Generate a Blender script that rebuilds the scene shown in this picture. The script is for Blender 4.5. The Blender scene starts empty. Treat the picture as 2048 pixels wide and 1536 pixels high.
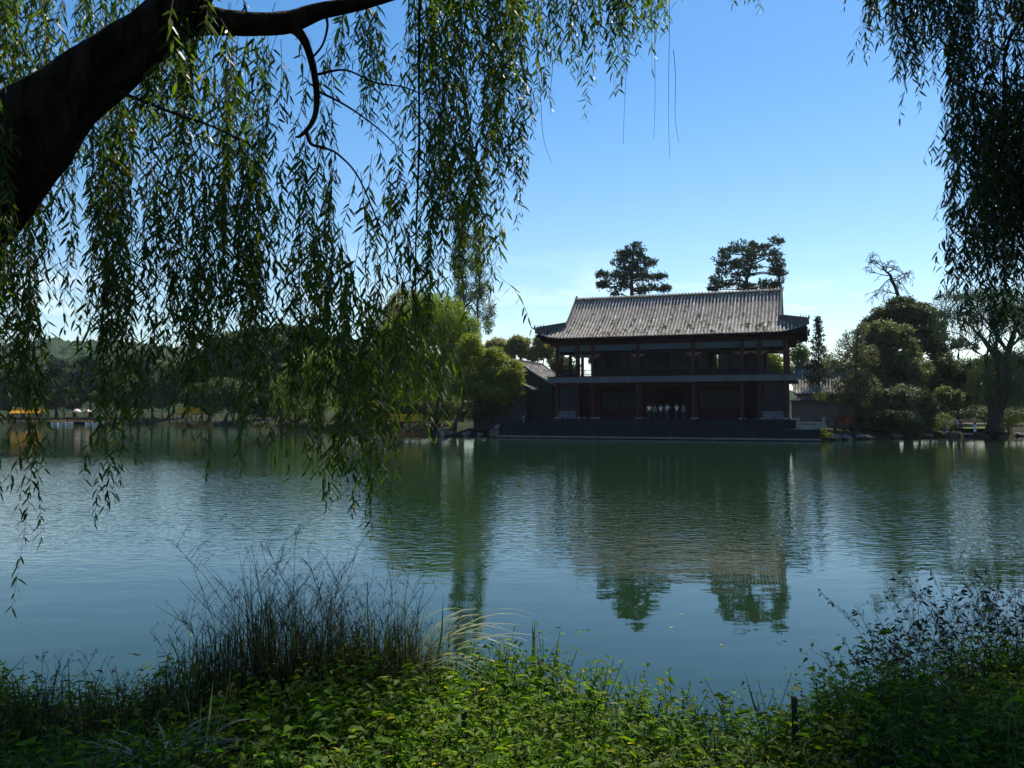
import bpy, bmesh, math, random
import numpy as np
from mathutils import Vector, Matrix

C = bpy.context.scene.collection
sc = bpy.context.scene
F, CX, CY, EYE = 1650.0, 1024.0, 768.0, 3.2        # focal length in photo pixels, image centre, eye height over the water
HOR = 820.0                                        # row of the horizon
PITCH = math.atan((HOR - CY) / F)
HAZE = .00007
EXPOSURE, SKY, SUN, SKYSAT, RIPPLE = 0.57, .10, 5.0, 1.30, .018
# unseen leaf masses added to the near and right willow to shade the bank: x, y, z, radius, height
NEAR_SHADE_CROWN = [(-4.8, 3.5, 9.2, 2.0, 1.3), (-2.8, 9.2, 9.8, 1.2, 1.0), (-1.2, 9.2, 10.0, 1.0, .9), (.1, 9.2, 10.0, .95, .8), (1.1, 9.1, 10.0, .95, .8), (2.15, 9.2, 10.1, .75, .65), (-2.0, 10.7, 10.2, 1.1, .9), (-.5, 10.5, 10.2, 1.0, .8), (.8, 10.5, 10.3, 1.0, .8), (1.8, 10.5, 10.3, .95, .8), (2.8, 10.6, 10.3, .8, .7), (1.6, 8.3, 9.7, .7, .6), (.6, 8.2, 9.6, .8, .7),
             (-4.8, 8.5, 9.2, 1.8, 1.3), (-4, 0, 8, 2.6, 1.6), (-1, 1, 9.0, 2.4, 1.4), (2, 2, 9.5, 2.2, 1.3), (-1.5, -3, 8, 3, 1.8), (2, -3, 8, 3, 1.8), (-5, -4, 7, 3, 2)]
RIGHT_SHADE_CROWN = [(6.2, 9.2, 10.0, 1.0, .9), (6.6, 10.3, 10.2, 1.0, .9), (5.75, 10.9, 10.2, .75, .7), (7.4, 8.8, 10.0, 1.3, 1.0), (8.8, 9.8, 9.8, 1.4, 1.1), (7.4, 11.5, 10.0, 1.1, .9), (8.8, 11.8, 9.6, 1.4, 1.2), (6.5, 8.1, 9.4, 1.0, .9), (5.4, 8.1, 9.8, .75, .7), (8.0, 7.5, 8.6, 1.5, 1.4), (9.2, 9.8, 7.6, 1.9, 1.9), (6.8, 5, 7.5, 2.0, 1.6), (9, 7, 5.5, 2.2, 2), (7, 1, 7, 2.6, 2), (5, -2, 7, 2.6, 2), (6.5, 3.2, 5.2, 1.8, 2.0)]
SUN_AZ, SUN_EL = math.radians(36), math.radians(52)   # sun stands behind the pavilion, to its right


def at(px, py, Y):
    u, v = (px - CX) / F, -(py - CY) / F
    dy = math.cos(PITCH) - v * math.sin(PITCH)
    dz = math.sin(PITCH) + v * math.cos(PITCH)
    s = Y / dy
    return np.array([u * s, Y, EYE + dz * s])


def X(px, Y): return float(at(px, HOR, Y)[0])
def Z(py, Y): return float(at(CX, py, Y)[2])


def norm(a):
    a = np.asarray(a, float)
    return a / np.maximum(np.linalg.norm(a, axis=-1, keepdims=True), 1e-9)


# ---------------------------------------------------------------- mesh builder
class MB:
    def __init__(self):
        self.v, self.f, self.t, self.m, self.n = [], [], [], [], 0

    def add(self, verts, faces, tint=0.5, mat=0):
        verts = np.asarray(verts, np.float32).reshape(-1, 3)
        faces = np.asarray(faces, np.int32)
        if faces.ndim == 1: faces = faces.reshape(1, -1)
        self.v.append(verts)
        self.f.append(faces + self.n)
        t = np.asarray(tint, np.float32)
        self.t.append(np.full(len(faces), float(t), np.float32) if t.ndim == 0 else t)
        self.m.append(np.full(len(faces), mat, np.int32))
        self.n += len(verts)

    def build(self, name, mats, parent=None, smooth=False, tint=False):
        me = bpy.data.meshes.new(name)
        v = np.concatenate(self.v)
        sizes = np.concatenate([np.full(len(f), f.shape[1], np.int32) for f in self.f])
        loops = np.concatenate([f.ravel() for f in self.f])
        me.vertices.add(len(v)); me.vertices.foreach_set('co', v.ravel())
        me.loops.add(len(loops)); me.loops.foreach_set('vertex_index', loops)
        me.polygons.add(len(sizes))
        st = np.zeros(len(sizes), np.int32); st[1:] = np.cumsum(sizes)[:-1]
        me.polygons.foreach_set('loop_start', st)
        me.polygons.foreach_set('material_index', np.concatenate(self.m))
        me.polygons.foreach_set('use_smooth', np.full(len(sizes), smooth, bool))
        if tint:
            a = me.attributes.new('tint', 'FLOAT', 'FACE')
            a.data.foreach_set('value', np.concatenate(self.t))
        me.update(calc_edges=True)
        me.validate()
        if not isinstance(mats, (list, tuple)): mats = [mats]
        for m in mats: me.materials.append(m)
        o = bpy.data.objects.new(name, me)
        C.objects.link(o)
        if parent is not None: o.parent = parent
        return o

    # shapes
    def box(self, x0, x1, y0, y1, z0, z1, mat=0, tint=.5):
        v = [(x0, y0, z0), (x1, y0, z0), (x1, y1, z0), (x0, y1, z0), (x0, y0, z1), (x1, y0, z1), (x1, y1, z1), (x0, y1, z1)]
        self.add(v, [(0, 3, 2, 1), (4, 5, 6, 7), (0, 1, 5, 4), (1, 2, 6, 5), (2, 3, 7, 6), (3, 0, 4, 7)], tint, mat)

    def tube(self, pts, radii, n=6, mat=0, tint=.5, cap=True):
        p = np.asarray(pts, float); k = len(p)
        r = np.broadcast_to(np.asarray(radii, float), (k,))
        d = np.gradient(p, axis=0); d = norm(d)
        ref = np.array([0.31, 0.17, 0.93]) if abs(d[0, 2]) < .8 else np.array([0.9, 0.3, 0.1])
        a = norm(np.cross(d, ref)); b = np.cross(d, a)
        th = np.arange(n) * 2 * math.pi / n
        ring = (a[:, None, :] * np.cos(th)[None, :, None] + b[:, None, :] * np.sin(th)[None, :, None]) * r[:, None, None] + p[:, None, :]
        v = ring.reshape(-1, 3)
        i = np.arange(k - 1)[:, None] * n; j = np.arange(n)[None, :]; j2 = (j + 1) % n
        f = np.stack([i + j, i + j2, i + n + j2, i + n + j], -1).reshape(-1, 4)
        self.add(v, f, tint, mat)
        if cap and n > 3:
            self.add(ring[0][::-1], [list(range(n))], tint, mat); self.add(ring[-1], [list(range(n))], tint, mat)

    def lathe(self, c, prof, n=12, mat=0, tint=.5):
        th = np.arange(n) * 2 * math.pi / n; k = len(prof)
        v = np.array([[(c[0] + r * math.cos(t), c[1] + r * math.sin(t), c[2] + z) for t in th] for r, z in prof]).reshape(-1, 3)
        i = np.arange(k - 1)[:, None] * n; j = np.arange(n)[None, :]; j2 = (j + 1) % n
        self.add(v, np.stack([i + j, i + j2, i + n + j2, i + n + j], -1).reshape(-1, 4), tint, mat)

    def sweep_rect(self, pts, w, h, mat=0, side=None, tint=.5):
        """rectangular bar along pts, standing on the path: width w, height h"""
        p = np.asarray(pts, float); d = norm(np.gradient(p, axis=0))
        up = np.array([0, 0, 1.0]); s = norm(np.cross(d, up)) if side is None else np.broadcast_to(np.asarray(side, float), p.shape)
        h = np.broadcast_to(np.asarray(h, float), (len(p),))[:, None]
        u = norm(np.cross(s, d))
        v = np.stack([p - s * w / 2, p + s * w / 2, p + s * w / 2 + u * h, p - s * w / 2 + u * h], 1).reshape(-1, 3)
        f = []
        for i in range(len(p) - 1):
            for j in range(4):
                f.append((i * 4 + j, i * 4 + (j + 1) % 4, i * 4 + 4 + (j + 1) % 4, i * 4 + 4 + j))
        e = (len(p) - 1) * 4
        f += [(3, 2, 1, 0), (e, e + 1, e + 2, e + 3)]
        self.add(v, f, tint, mat)

    # leaves: template in (along, across, up)
    T = {
        'quad': (np.array([(0, 0, 0), (.45, .5, 0), (1, 0, 0), (.45, -.5, 0)]), [np.array([(0, 3, 2, 1)])]),
        'lance': (np.array([(0, 0, 0), (.28, .5, .0), (.28, -.5, .0), (.66, .4, -.07), (.66, -.4, -.07), (1, 0, -.2)]),
                  [np.array([(0, 2, 1), (3, 4, 5)]), np.array([(1, 2, 4, 3)])]),
        'blade': (np.array([(0, .5, 0), (0, -.5, 0), (.35, .5, .0), (.35, -.5, .0), (.7, .36, -.06), (.7, -.36, -.06), (1, 0, -.16)]),
                  [np.array([(0, 1, 3, 2), (2, 3, 5, 4)]), np.array([(4, 5, 6)])]),
        'ovate': (np.array([(0, 0, 0), (.3, .5, .13), (.3, 0, 0), (.3, -.5, .13), (.68, .36, .03), (.68, 0, -.05), (.68, -.36, .03), (1, 0, -.2)]),
                  [np.array([(0, 2, 1), (0, 3, 2), (4, 5, 7), (5, 6, 7)]), np.array([(1, 2, 5, 4), (2, 3, 6, 5)])]),
    }

    def leaves(self, base, d, nrm, ln, wd, tint, kind='quad', mat=0, bend=1.0):
        tv, tf = MB.T[kind]
        base = np.asarray(base, float); N = len(base)
        if N == 0: return
        d = norm(d); s = norm(np.cross(d, nrm)); u = np.cross(s, d)
        ln = np.broadcast_to(np.asarray(ln, float), (N,)); wd = np.broadcast_to(np.asarray(wd, float), (N,))
        b = np.broadcast_to(np.asarray(bend, float), (N,))
        v = (base[:, None, :] + d[:, None, :] * (tv[None, :, 0, None] * ln[:, None, None])
             + s[:, None, :] * (tv[None, :, 1, None] * wd[:, None, None])
             + u[:, None, :] * (tv[None, :, 2, None] * (ln * b)[:, None, None])).reshape(-1, 3)
        k = len(tv); off = (np.arange(N) * k)[:, None, None]
        tint = np.broadcast_to(np.asarray(tint, float), (N,))
        first = True
        for f in tf:
            ff = (f[None] + off).reshape(-1, f.shape[1])
            if first:
                self.add(v, ff, np.repeat(tint, len(f)), mat); first = False; start = self.n - len(v)
            else:
                self.f.append(ff.astype(np.int32) + start); self.t.append(np.repeat(tint, len(f)).astype(np.float32))
                self.m.append(np.full(len(ff), mat, np.int32))


# ---------------------------------------------------------------- tags
def empty(name, loc, label, cat, rz=0, group=None):
    o = bpy.data.objects.new(name, None); C.objects.link(o)
    o.empty_display_size = .2
    o.location = [float(c) for c in loc]; o.rotation_euler = (0, 0, rz)
    return tag(o, label, cat, group)


def tag(o, label, cat, group=None, kind=None):
    if label: o['label'] = label
    if cat: o['category'] = cat
    if group: o['group'] = group
    if kind: o['kind'] = kind
    return o


def struct(o): o['kind'] = 'structure'; return o


def copy_tree(o, parent=None):
    c = o.copy(); C.objects.link(c)
    if parent is not None: c.parent = parent
    for ch in [k for k in bpy.data.objects if k.parent is o]:
        copy_tree(ch, c)
    return c


# ---------------------------------------------------------------- materials
def nmat(name):
    m = bpy.data.materials.new(name); m.use_nodes = True
    nt = m.node_tree; nt.nodes.clear()
    return m, nt, nt.nodes, nt.links


def solid(name, c1, c2=None, scale=4.0, rough=.8, bump=0.0, bscale=None, spec=.3, detail=6, stretch=None, c3=None, metal=0):
    """Principled surface: two or three colours mixed by noise, a second noise for relief."""
    m, nt, N, L = nmat(name)
    out = N.new('ShaderNodeOutputMaterial'); p = N.new('ShaderNodeBsdfPrincipled')
    p.inputs['Roughness'].default_value = rough; p.inputs['Specular IOR Level'].default_value = spec
    p.inputs['Metallic'].default_value = metal
    L.new(p.outputs[0], out.inputs[0])
    tc = N.new('ShaderNodeTexCoord'); mp = N.new('ShaderNodeMapping')
    if stretch: mp.inputs['Scale'].default_value = stretch
    L.new(tc.outputs['Object'], mp.inputs[0])
    if c2 is None: c2 = tuple(x * .7 for x in c1)
    no = N.new('ShaderNodeTexNoise'); no.inputs['Scale'].default_value = scale; no.inputs['Detail'].default_value = detail
    no.inputs['Roughness'].default_value = .65
    L.new(mp.outputs[0], no.inputs['Vector'])
    r = N.new('ShaderNodeValToRGB')
    r.color_ramp.elements[0].position = .36; r.color_ramp.elements[0].color = (*c1, 1)
    r.color_ramp.elements[1].position = .62; r.color_ramp.elements[1].color = (*c2, 1)
    if c3: e = r.color_ramp.elements.new(.74); e.color = (*c3, 1)
    L.new(no.outputs[0], r.inputs[0]); L.new(r.outputs[0], p.inputs['Base Color'])
    if bump:
        n2 = N.new('ShaderNodeTexNoise'); n2.inputs['Scale'].default_value = bscale or scale * 3; n2.inputs['Detail'].default_value = 8
        L.new(mp.outputs[0], n2.inputs['Vector'])
        b = N.new('ShaderNodeBump'); b.inputs['Distance'].default_value = bump
        L.new(n2.outputs[0], b.inputs['Height']); L.new(b.outputs[0], p.inputs['Normal'])
    return m


def leafmat(name, dark, light, accent=None, trans=.35, rough=.45, spec=.35, tcol=None):
    """Leaf: colour picked per leaf by the tint attribute, partly translucent."""
    m, nt, N, L = nmat(name)
    out = N.new('ShaderNodeOutputMaterial'); p = N.new('ShaderNodeBsdfPrincipled'); tr = N.new('ShaderNodeBsdfTranslucent')
    mx = N.new('ShaderNodeMixShader'); mx.inputs[0].default_value = trans
    p.inputs['Roughness'].default_value = rough; p.inputs['Specular IOR Level'].default_value = spec
    a = N.new('ShaderNodeAttribute'); a.attribute_name = 'tint'
    r = N.new('ShaderNodeValToRGB')
    r.color_ramp.elements[0].position = 0; r.color_ramp.elements[0].color = (*dark, 1)
    r.color_ramp.elements[1].position = .8; r.color_ramp.elements[1].color = (*light, 1)
    if accent:
        e = r.color_ramp.elements.new(.93); e.color = (*light, 1)
        e = r.color_ramp.elements.new(.97); e.color = (*accent, 1)
    L.new(a.outputs['Fac'], r.inputs[0]); L.new(r.outputs[0], p.inputs['Base Color'])
    if trans > 0:
        mul = N.new('ShaderNodeMix'); mul.data_type = 'RGBA'; mul.blend_type = 'MULTIPLY'; mul.inputs[0].default_value = 1
        mul.inputs[7].default_value = (*(tcol or (2.2, 2.0, .9)), 1)
        L.new(r.outputs[0], mul.inputs[6]); L.new(mul.outputs[2], tr.inputs['Color'])
        L.new(p.outputs[0], mx.inputs[1]); L.new(tr.outputs[0], mx.inputs[2]); L.new(mx.outputs[0], out.inputs[0])
    else:
        L.new(p.outputs[0], out.inputs[0])
    return m


M = {
    'bark': solid('bark', (.034, .029, .023), (.006, .005, .004), 13, .97, .10, 10, spec=.08, stretch=(1, 1, .3)),
    'bark_far': solid('bark_far', (.055, .045, .035), (.03, .026, .02), 3, .95, .03, 8),
    'twig': solid('twig', (.05, .045, .02), (.03, .03, .012), 9, .8),
    'dead': solid('dead', (.022, .022, .024), (.045, .043, .042), 2, .9, spec=.05),
    'willow': leafmat('willow', (.016, .040, .008), (.070, .108, .018), (.22, .18, .02), .5, .42, .4, (2.2, 2.2, .6)),
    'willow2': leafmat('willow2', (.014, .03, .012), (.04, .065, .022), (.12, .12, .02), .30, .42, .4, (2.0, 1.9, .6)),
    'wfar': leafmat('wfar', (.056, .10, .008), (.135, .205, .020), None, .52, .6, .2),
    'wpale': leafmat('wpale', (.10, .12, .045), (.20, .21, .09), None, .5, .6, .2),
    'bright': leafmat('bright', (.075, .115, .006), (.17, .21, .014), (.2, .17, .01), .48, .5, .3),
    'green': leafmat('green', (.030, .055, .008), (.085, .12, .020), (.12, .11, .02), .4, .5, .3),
    'olive': leafmat('olive', (.030, .052, .012), (.078, .110, .030), (.11, .11, .03), .38, .55, .3),
    'dusty': leafmat('dusty', (.04, .055, .025), (.095, .11, .055), (.17, .15, .09), .3, .55, .3),
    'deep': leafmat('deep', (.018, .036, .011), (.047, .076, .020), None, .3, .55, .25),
    'pine': leafmat('pine', (.014, .032, .022), (.046, .074, .046), None, .15, .6, .2),
    'poplar': leafmat('poplar', (.03, .055, .02), (.085, .12, .05), (.2, .22, .12), .35, .4, .5),
    'cover': leafmat('cover', (.022, .062, .005), (.112, .195, .012), (.28, .24, .03), .5, .55, .14, (2.0, 2.0, .5)),
    'grass': leafmat('grass', (.02, .04, .012), (.06, .09, .03), (.2, .17, .08), .3, .45, .4),
    'dry': leafmat('dry', (.028, .020, .012), (.10, .072, .042), (.22, .19, .12), .2, .6, .2),
    'pale_blade': leafmat('pale_blade', (.12, .15, .06), (.30, .32, .16), None, .4, .35, .5),
    'sprig': leafmat('sprig', (.05, .085, .015), (.16, .20, .035), (.26, .22, .04), .45, .5, .15),
    'weedstem': leafmat('weedstem', (.016, .018, .012), (.05, .05, .03), (.2, .2, .14), .2, .6, .2),
    'tuft': leafmat('tuft', (.06, .09, .05), (.16, .20, .12), None, .35, .4, .4),
    'soil': solid('soil', (.020, .016, .010), (.035, .028, .018), 5, .95, .04, 20),
    'shore': solid('shore', (.022, .030, .010), (.035, .034, .018), .35, .95, .05, 3, c3=(.03, .045, .014), spec=.03),
    'lawn': solid('lawn', (.06, .11, .015), (.10, .14, .03), 1.5, .95, .05, 9, spec=.05),
    'path': solid('path', (.22, .20, .17), (.16, .145, .13), 2, .9),
    'rock': solid('rock', (.07, .072, .072), (.17, .165, .16), 1.6, .9, .06, 5, spec=.15, c3=(.05, .055, .04)),
    'stone': solid('stone', (.020, .024, .028), (.010, .013, .017), 1.3, .9, .02, 8, spec=.06, c3=(.036, .04, .044)),
    'stone_pale': solid('stone_pale', (.22, .215, .21), (.14, .14, .14), 2, .8, .01, 9),
    'band': solid('band', (.095, .105, .12), (.062, .07, .085), .8, .8, .01, 6, stretch=(1, 1, .3)),
    'red': solid('red', (.042, .007, .010), (.026, .006, .008), 2, .75, .004, 12, stretch=(1, 1, .3)),
    'redwood': solid('redwood', (.026, .007, .007), (.016, .005, .006), 2, .8, spec=.1),
    'darkwood': solid('darkwood', (.014, .010, .009), (.009, .007, .007), 2, .85, spec=.08),
    'teal': solid('teal', (.018, .055, .062), (.02, .035, .075), 1.1, .6, c3=(.035, .07, .06)),
    'gilt': solid('gilt', (.13, .10, .045), (.09, .07, .03), 5, .5),
    'lattice': solid('lattice', (.022, .034, .038), (.014, .02, .022), 3, .85, spec=.1),
    'ridge': solid('ridge', (.055, .058, .062), (.09, .09, .09), 2, .9, .02, 10),
    'brick': solid('brick', (.020, .022, .025), (.032, .034, .036), 2, .9, .01, 20),
    'plaster': solid('plaster', (.20, .195, .19), (.15, .145, .14), .6, .9, .005, 6, c3=(.11, .105, .10)),
    'yellow': solid('yellow', (.80, .40, .02), (.66, .30, .015), 2, .5),
    'ochre': solid('ochre', (.36, .19, .05), (.22, .10, .03), 2, .6),
    'white': solid('white', (.72, .70, .70), (.6, .58, .58), 3, .7),
    'pinkcloth': solid('pinkcloth', (.80, .62, .58), (.72, .5, .48), 2, .8),
    'skin': solid('skin', (.42, .26, .18), (.36, .21, .14), 9, .6),
    'hair': solid('hair', (.012, .010, .009), (.02, .016, .014), 9, .5),
    'cl_white': solid('cl_white', (.75, .76, .8), (.62, .64, .7), 4, .9),
    'cl_blue': solid('cl_blue', (.05, .12, .45), (.04, .09, .34), 4, .9),
    'cl_pale': solid('cl_pale', (.35, .45, .65), (.28, .36, .55), 4, .9),
    'cl_slate': solid('cl_slate', (.10, .15, .22), (.07, .11, .17), 4, .9),
    'cl_red': solid('cl_red', (.45, .03, .03), (.35, .02, .03), 4, .9),
    'cl_dark': solid('cl_dark', (.02, .022, .03), (.03, .03, .04), 4, .9),
    'cl_navy': solid('cl_navy', (.03, .05, .13), (.02, .04, .10), 4, .9),
    'stake': solid('stake', (.04, .034, .027), (.022, .019, .016), 7, .9, .01, 30, stretch=(1, 1, .2)),
    'redleaf': leafmat('redleaf', (.10, .02, .015), (.22, .06, .03), None, .3, .5, .3),
}


def tile_mat():
    """weathered grey clay tiles: joint steps across the ribs, pale lichen patches, dark gaps"""
    m, nt, N, L = nmat('roof_tile')
    out = N.new('ShaderNodeOutputMaterial'); p = N.new('ShaderNodeBsdfPrincipled'); L.new(p.outputs[0], out.inputs[0])
    p.inputs['Roughness'].default_value = .85; p.inputs['Specular IOR Level'].default_value = .25
    tc = N.new('ShaderNodeTexCoord')
    a = N.new('ShaderNodeAttribute'); a.attribute_name = 'tint'
    n1 = N.new('ShaderNodeTexNoise'); n1.inputs['Scale'].default_value = 5.5; n1.inputs['Detail'].default_value = 3
    n2 = N.new('ShaderNodeTexNoise'); n2.inputs['Scale'].default_value = .45; n2.inputs['Detail'].default_value = 5
    for n in (n1, n2): L.new(tc.outputs['Object'], n.inputs['Vector'])
    r1 = N.new('ShaderNodeValToRGB')
    for pos, c in ((0, (.050, .046, .043)), (.5, (.43, .36, .295)), (1, (.54, .475, .405))):
        e = r1.color_ramp.elements[0] if pos == 0 else (r1.color_ramp.elements[1] if pos == 1 else r1.color_ramp.elements.new(pos))
        e.position = pos; e.color = (*c, 1)
    add = N.new('ShaderNodeMath'); add.operation = 'MULTIPLY_ADD'; add.inputs[1].default_value = .8; 
    sub = N.new('ShaderNodeMath'); sub.operation = 'SUBTRACT'; sub.inputs[1].default_value = .40
    L.new(n1.outputs[0], add.inputs[0]); L.new(a.outputs['Fac'], add.inputs[2]); L.new(add.outputs[0], sub.inputs[0]); L.new(sub.outputs[0], r1.inputs[0])
    r2 = N.new('ShaderNodeValToRGB')
    r2.color_ramp.elements[0].position = .56; r2.color_ramp.elements[0].color = (0, 0, 0, 1)
    r2.color_ramp.elements[1].position = .68; r2.color_ramp.elements[1].color = (.28, .28, .28, 1)
    L.new(n2.outputs[0], r2.inputs[0])
    mx = N.new('ShaderNodeMix'); mx.data_type = 'RGBA'; mx.inputs[7].default_value = (.46, .43, .42, 1)
    L.new(r2.outputs[0], mx.inputs[0]); L.new(r1.outputs[0], mx.inputs[6]); L.new(mx.outputs[2], p.inputs['Base Color'])
    return m


M['tile'] = tile_mat()


def rects(n): return np.random.default_rng(n)
# ---------------------------------------------------------------- render, world, sun, camera
sc.view_settings.view_transform = 'Standard'; sc.view_settings.look = 'None'
sc.view_settings.gamma = 1; sc.view_settings.exposure = EXPOSURE
sc.render.engine = 'CYCLES'
sc.cycles.use_denoising = True
sc.cycles.max_bounces = 6; sc.cycles.diffuse_bounces = 3; sc.cycles.glossy_bounces = 3; sc.cycles.transmission_bounces = 3
sc.cycles.sample_clamp_indirect = 4
sc.cycles.caustics_reflective = False; sc.cycles.caustics_refractive = False

w = bpy.data.worlds.new('World'); sc.world = w; w.use_nodes = True
N, L = w.node_tree.nodes, w.node_tree.links; N.clear()
out = N.new('ShaderNodeOutputWorld'); bg = N.new('ShaderNodeBackground'); L.new(bg.outputs[0], out.inputs[0])
bg.inputs['Strength'].default_value = SKY
sky = N.new('ShaderNodeTexSky'); sky.sky_type = 'NISHITA'; sky.sun_disc = False
sky.sun_elevation = SUN_EL; sky.sun_rotation = SUN_AZ
sky.altitude = 600; sky.air_density = 1.15; sky.dust_density = .25; sky.ozone_density = 2.2
# a few thin clouds low in the sky
tc = N.new('ShaderNodeTexCoord'); mp = N.new('ShaderNodeMapping'); mp.inputs['Scale'].default_value = (3.2, 3.2, 15)
mp.inputs['Location'].default_value = (.3, .1, .2)
L.new(tc.outputs['Generated'], mp.inputs[0])
no = N.new('ShaderNodeTexNoise'); no.inputs['Scale'].default_value = 1.9; no.inputs['Detail'].default_value = 7; no.inputs['Roughness'].default_value = .6
L.new(mp.outputs[0], no.inputs['Vector'])
cr = N.new('ShaderNodeValToRGB'); cr.color_ramp.elements[0].position = .51; cr.color_ramp.elements[0].color = (0, 0, 0, 1)
cr.color_ramp.elements[1].position = .67; cr.color_ramp.elements[1].color = (1, 1, 1, 1)
L.new(no.outputs[0], cr.inputs[0])
sep = N.new('ShaderNodeSeparateXYZ'); L.new(tc.outputs['Generated'], sep.inputs[0])
lo = N.new('ShaderNodeMapRange'); lo.inputs[1].default_value = .20; lo.inputs[2].default_value = .05; lo.inputs[3].default_value = 0; lo.inputs[4].default_value = .75
L.new(sep.outputs['Z'], lo.inputs[0])
mul = N.new('ShaderNodeMath'); mul.operation = 'MULTIPLY'; L.new(cr.outputs[0], mul.inputs[0]); L.new(lo.outputs[0], mul.inputs[1])
hsv = N.new('ShaderNodeHueSaturation'); hsv.inputs['Saturation'].default_value = SKYSAT; hsv.inputs['Hue'].default_value = .499
sm = N.new('ShaderNodeMapRange'); sm.inputs[1].default_value = .14; sm.inputs[2].default_value = .37; sm.inputs[3].default_value = 1.20; sm.inputs[4].default_value = SKYSAT
L.new(sep.outputs['Z'], sm.inputs[0]); L.new(sm.outputs[0], hsv.inputs['Saturation'])
L.new(sky.outputs[0], hsv.inputs['Color'])
mx = N.new('ShaderNodeMix'); mx.data_type = 'RGBA'; mx.inputs[7].default_value = (9.5, 10.3, 11.2, 1)
L.new(mul.outputs[0], mx.inputs[0]); L.new(hsv.outputs[0], mx.inputs[6]); L.new(mx.outputs[2], bg.inputs['Color'])

sd = Vector((math.cos(SUN_EL) * math.sin(SUN_AZ), math.cos(SUN_EL) * math.cos(SUN_AZ), math.sin(SUN_EL)))
sl = bpy.data.lights.new('sun', 'SUN'); sl.energy = SUN; sl.angle = math.radians(.53); sl.color = (1, .93, .82)
so = bpy.data.objects.new('sun', sl); C.objects.link(so); so.rotation_euler = sd.to_track_quat('Z', 'Y').to_euler(); so.location = (20, 20, 40)

cam = bpy.data.cameras.new('camera'); co = bpy.data.objects.new('camera', cam); C.objects.link(co)
cam.sensor_width = 36; cam.sensor_fit = 'HORIZONTAL'; cam.lens = F / 2048 * 36; cam.clip_end = 20000; cam.clip_start = .05
co.location = (0, 0, EYE); co.rotation_euler = (math.pi / 2 + PITCH, 0, 0)
sc.camera = co


# ---------------------------------------------------------------- value noise
def vnoise(x, y, seed=0):
    xi = np.floor(x).astype(np.int64); yi = np.floor(y).astype(np.int64); fx = x - xi; fy = y - yi
    fx = fx * fx * (3 - 2 * fx); fy = fy * fy * (3 - 2 * fy)
    def h(a, b):
        n = (a * 374761393 + b * 668265263 + seed * 974634777) & 0x7fffffff
        n = ((n ^ (n >> 13)) * 1274126177) & 0x7fffffff
        return ((n ^ (n >> 16)) & 0xffff) / 65535.0
    return (h(xi, yi) * (1 - fx) + h(xi + 1, yi) * fx) * (1 - fy) + (h(xi, yi + 1) * (1 - fx) + h(xi + 1, yi + 1) * fx) * fy


def grid(mb, P, tint=.5):
    a, b, _ = P.shape
    i = np.arange(a - 1)[:, None] * b; j = np.arange(b - 1)[None]
    f = np.stack([i + j, i + j + 1, i + b + j + 1, i + b + j], -1).reshape(-1, 4)
    mb.add(P.reshape(-1, 3), f, tint)


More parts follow.
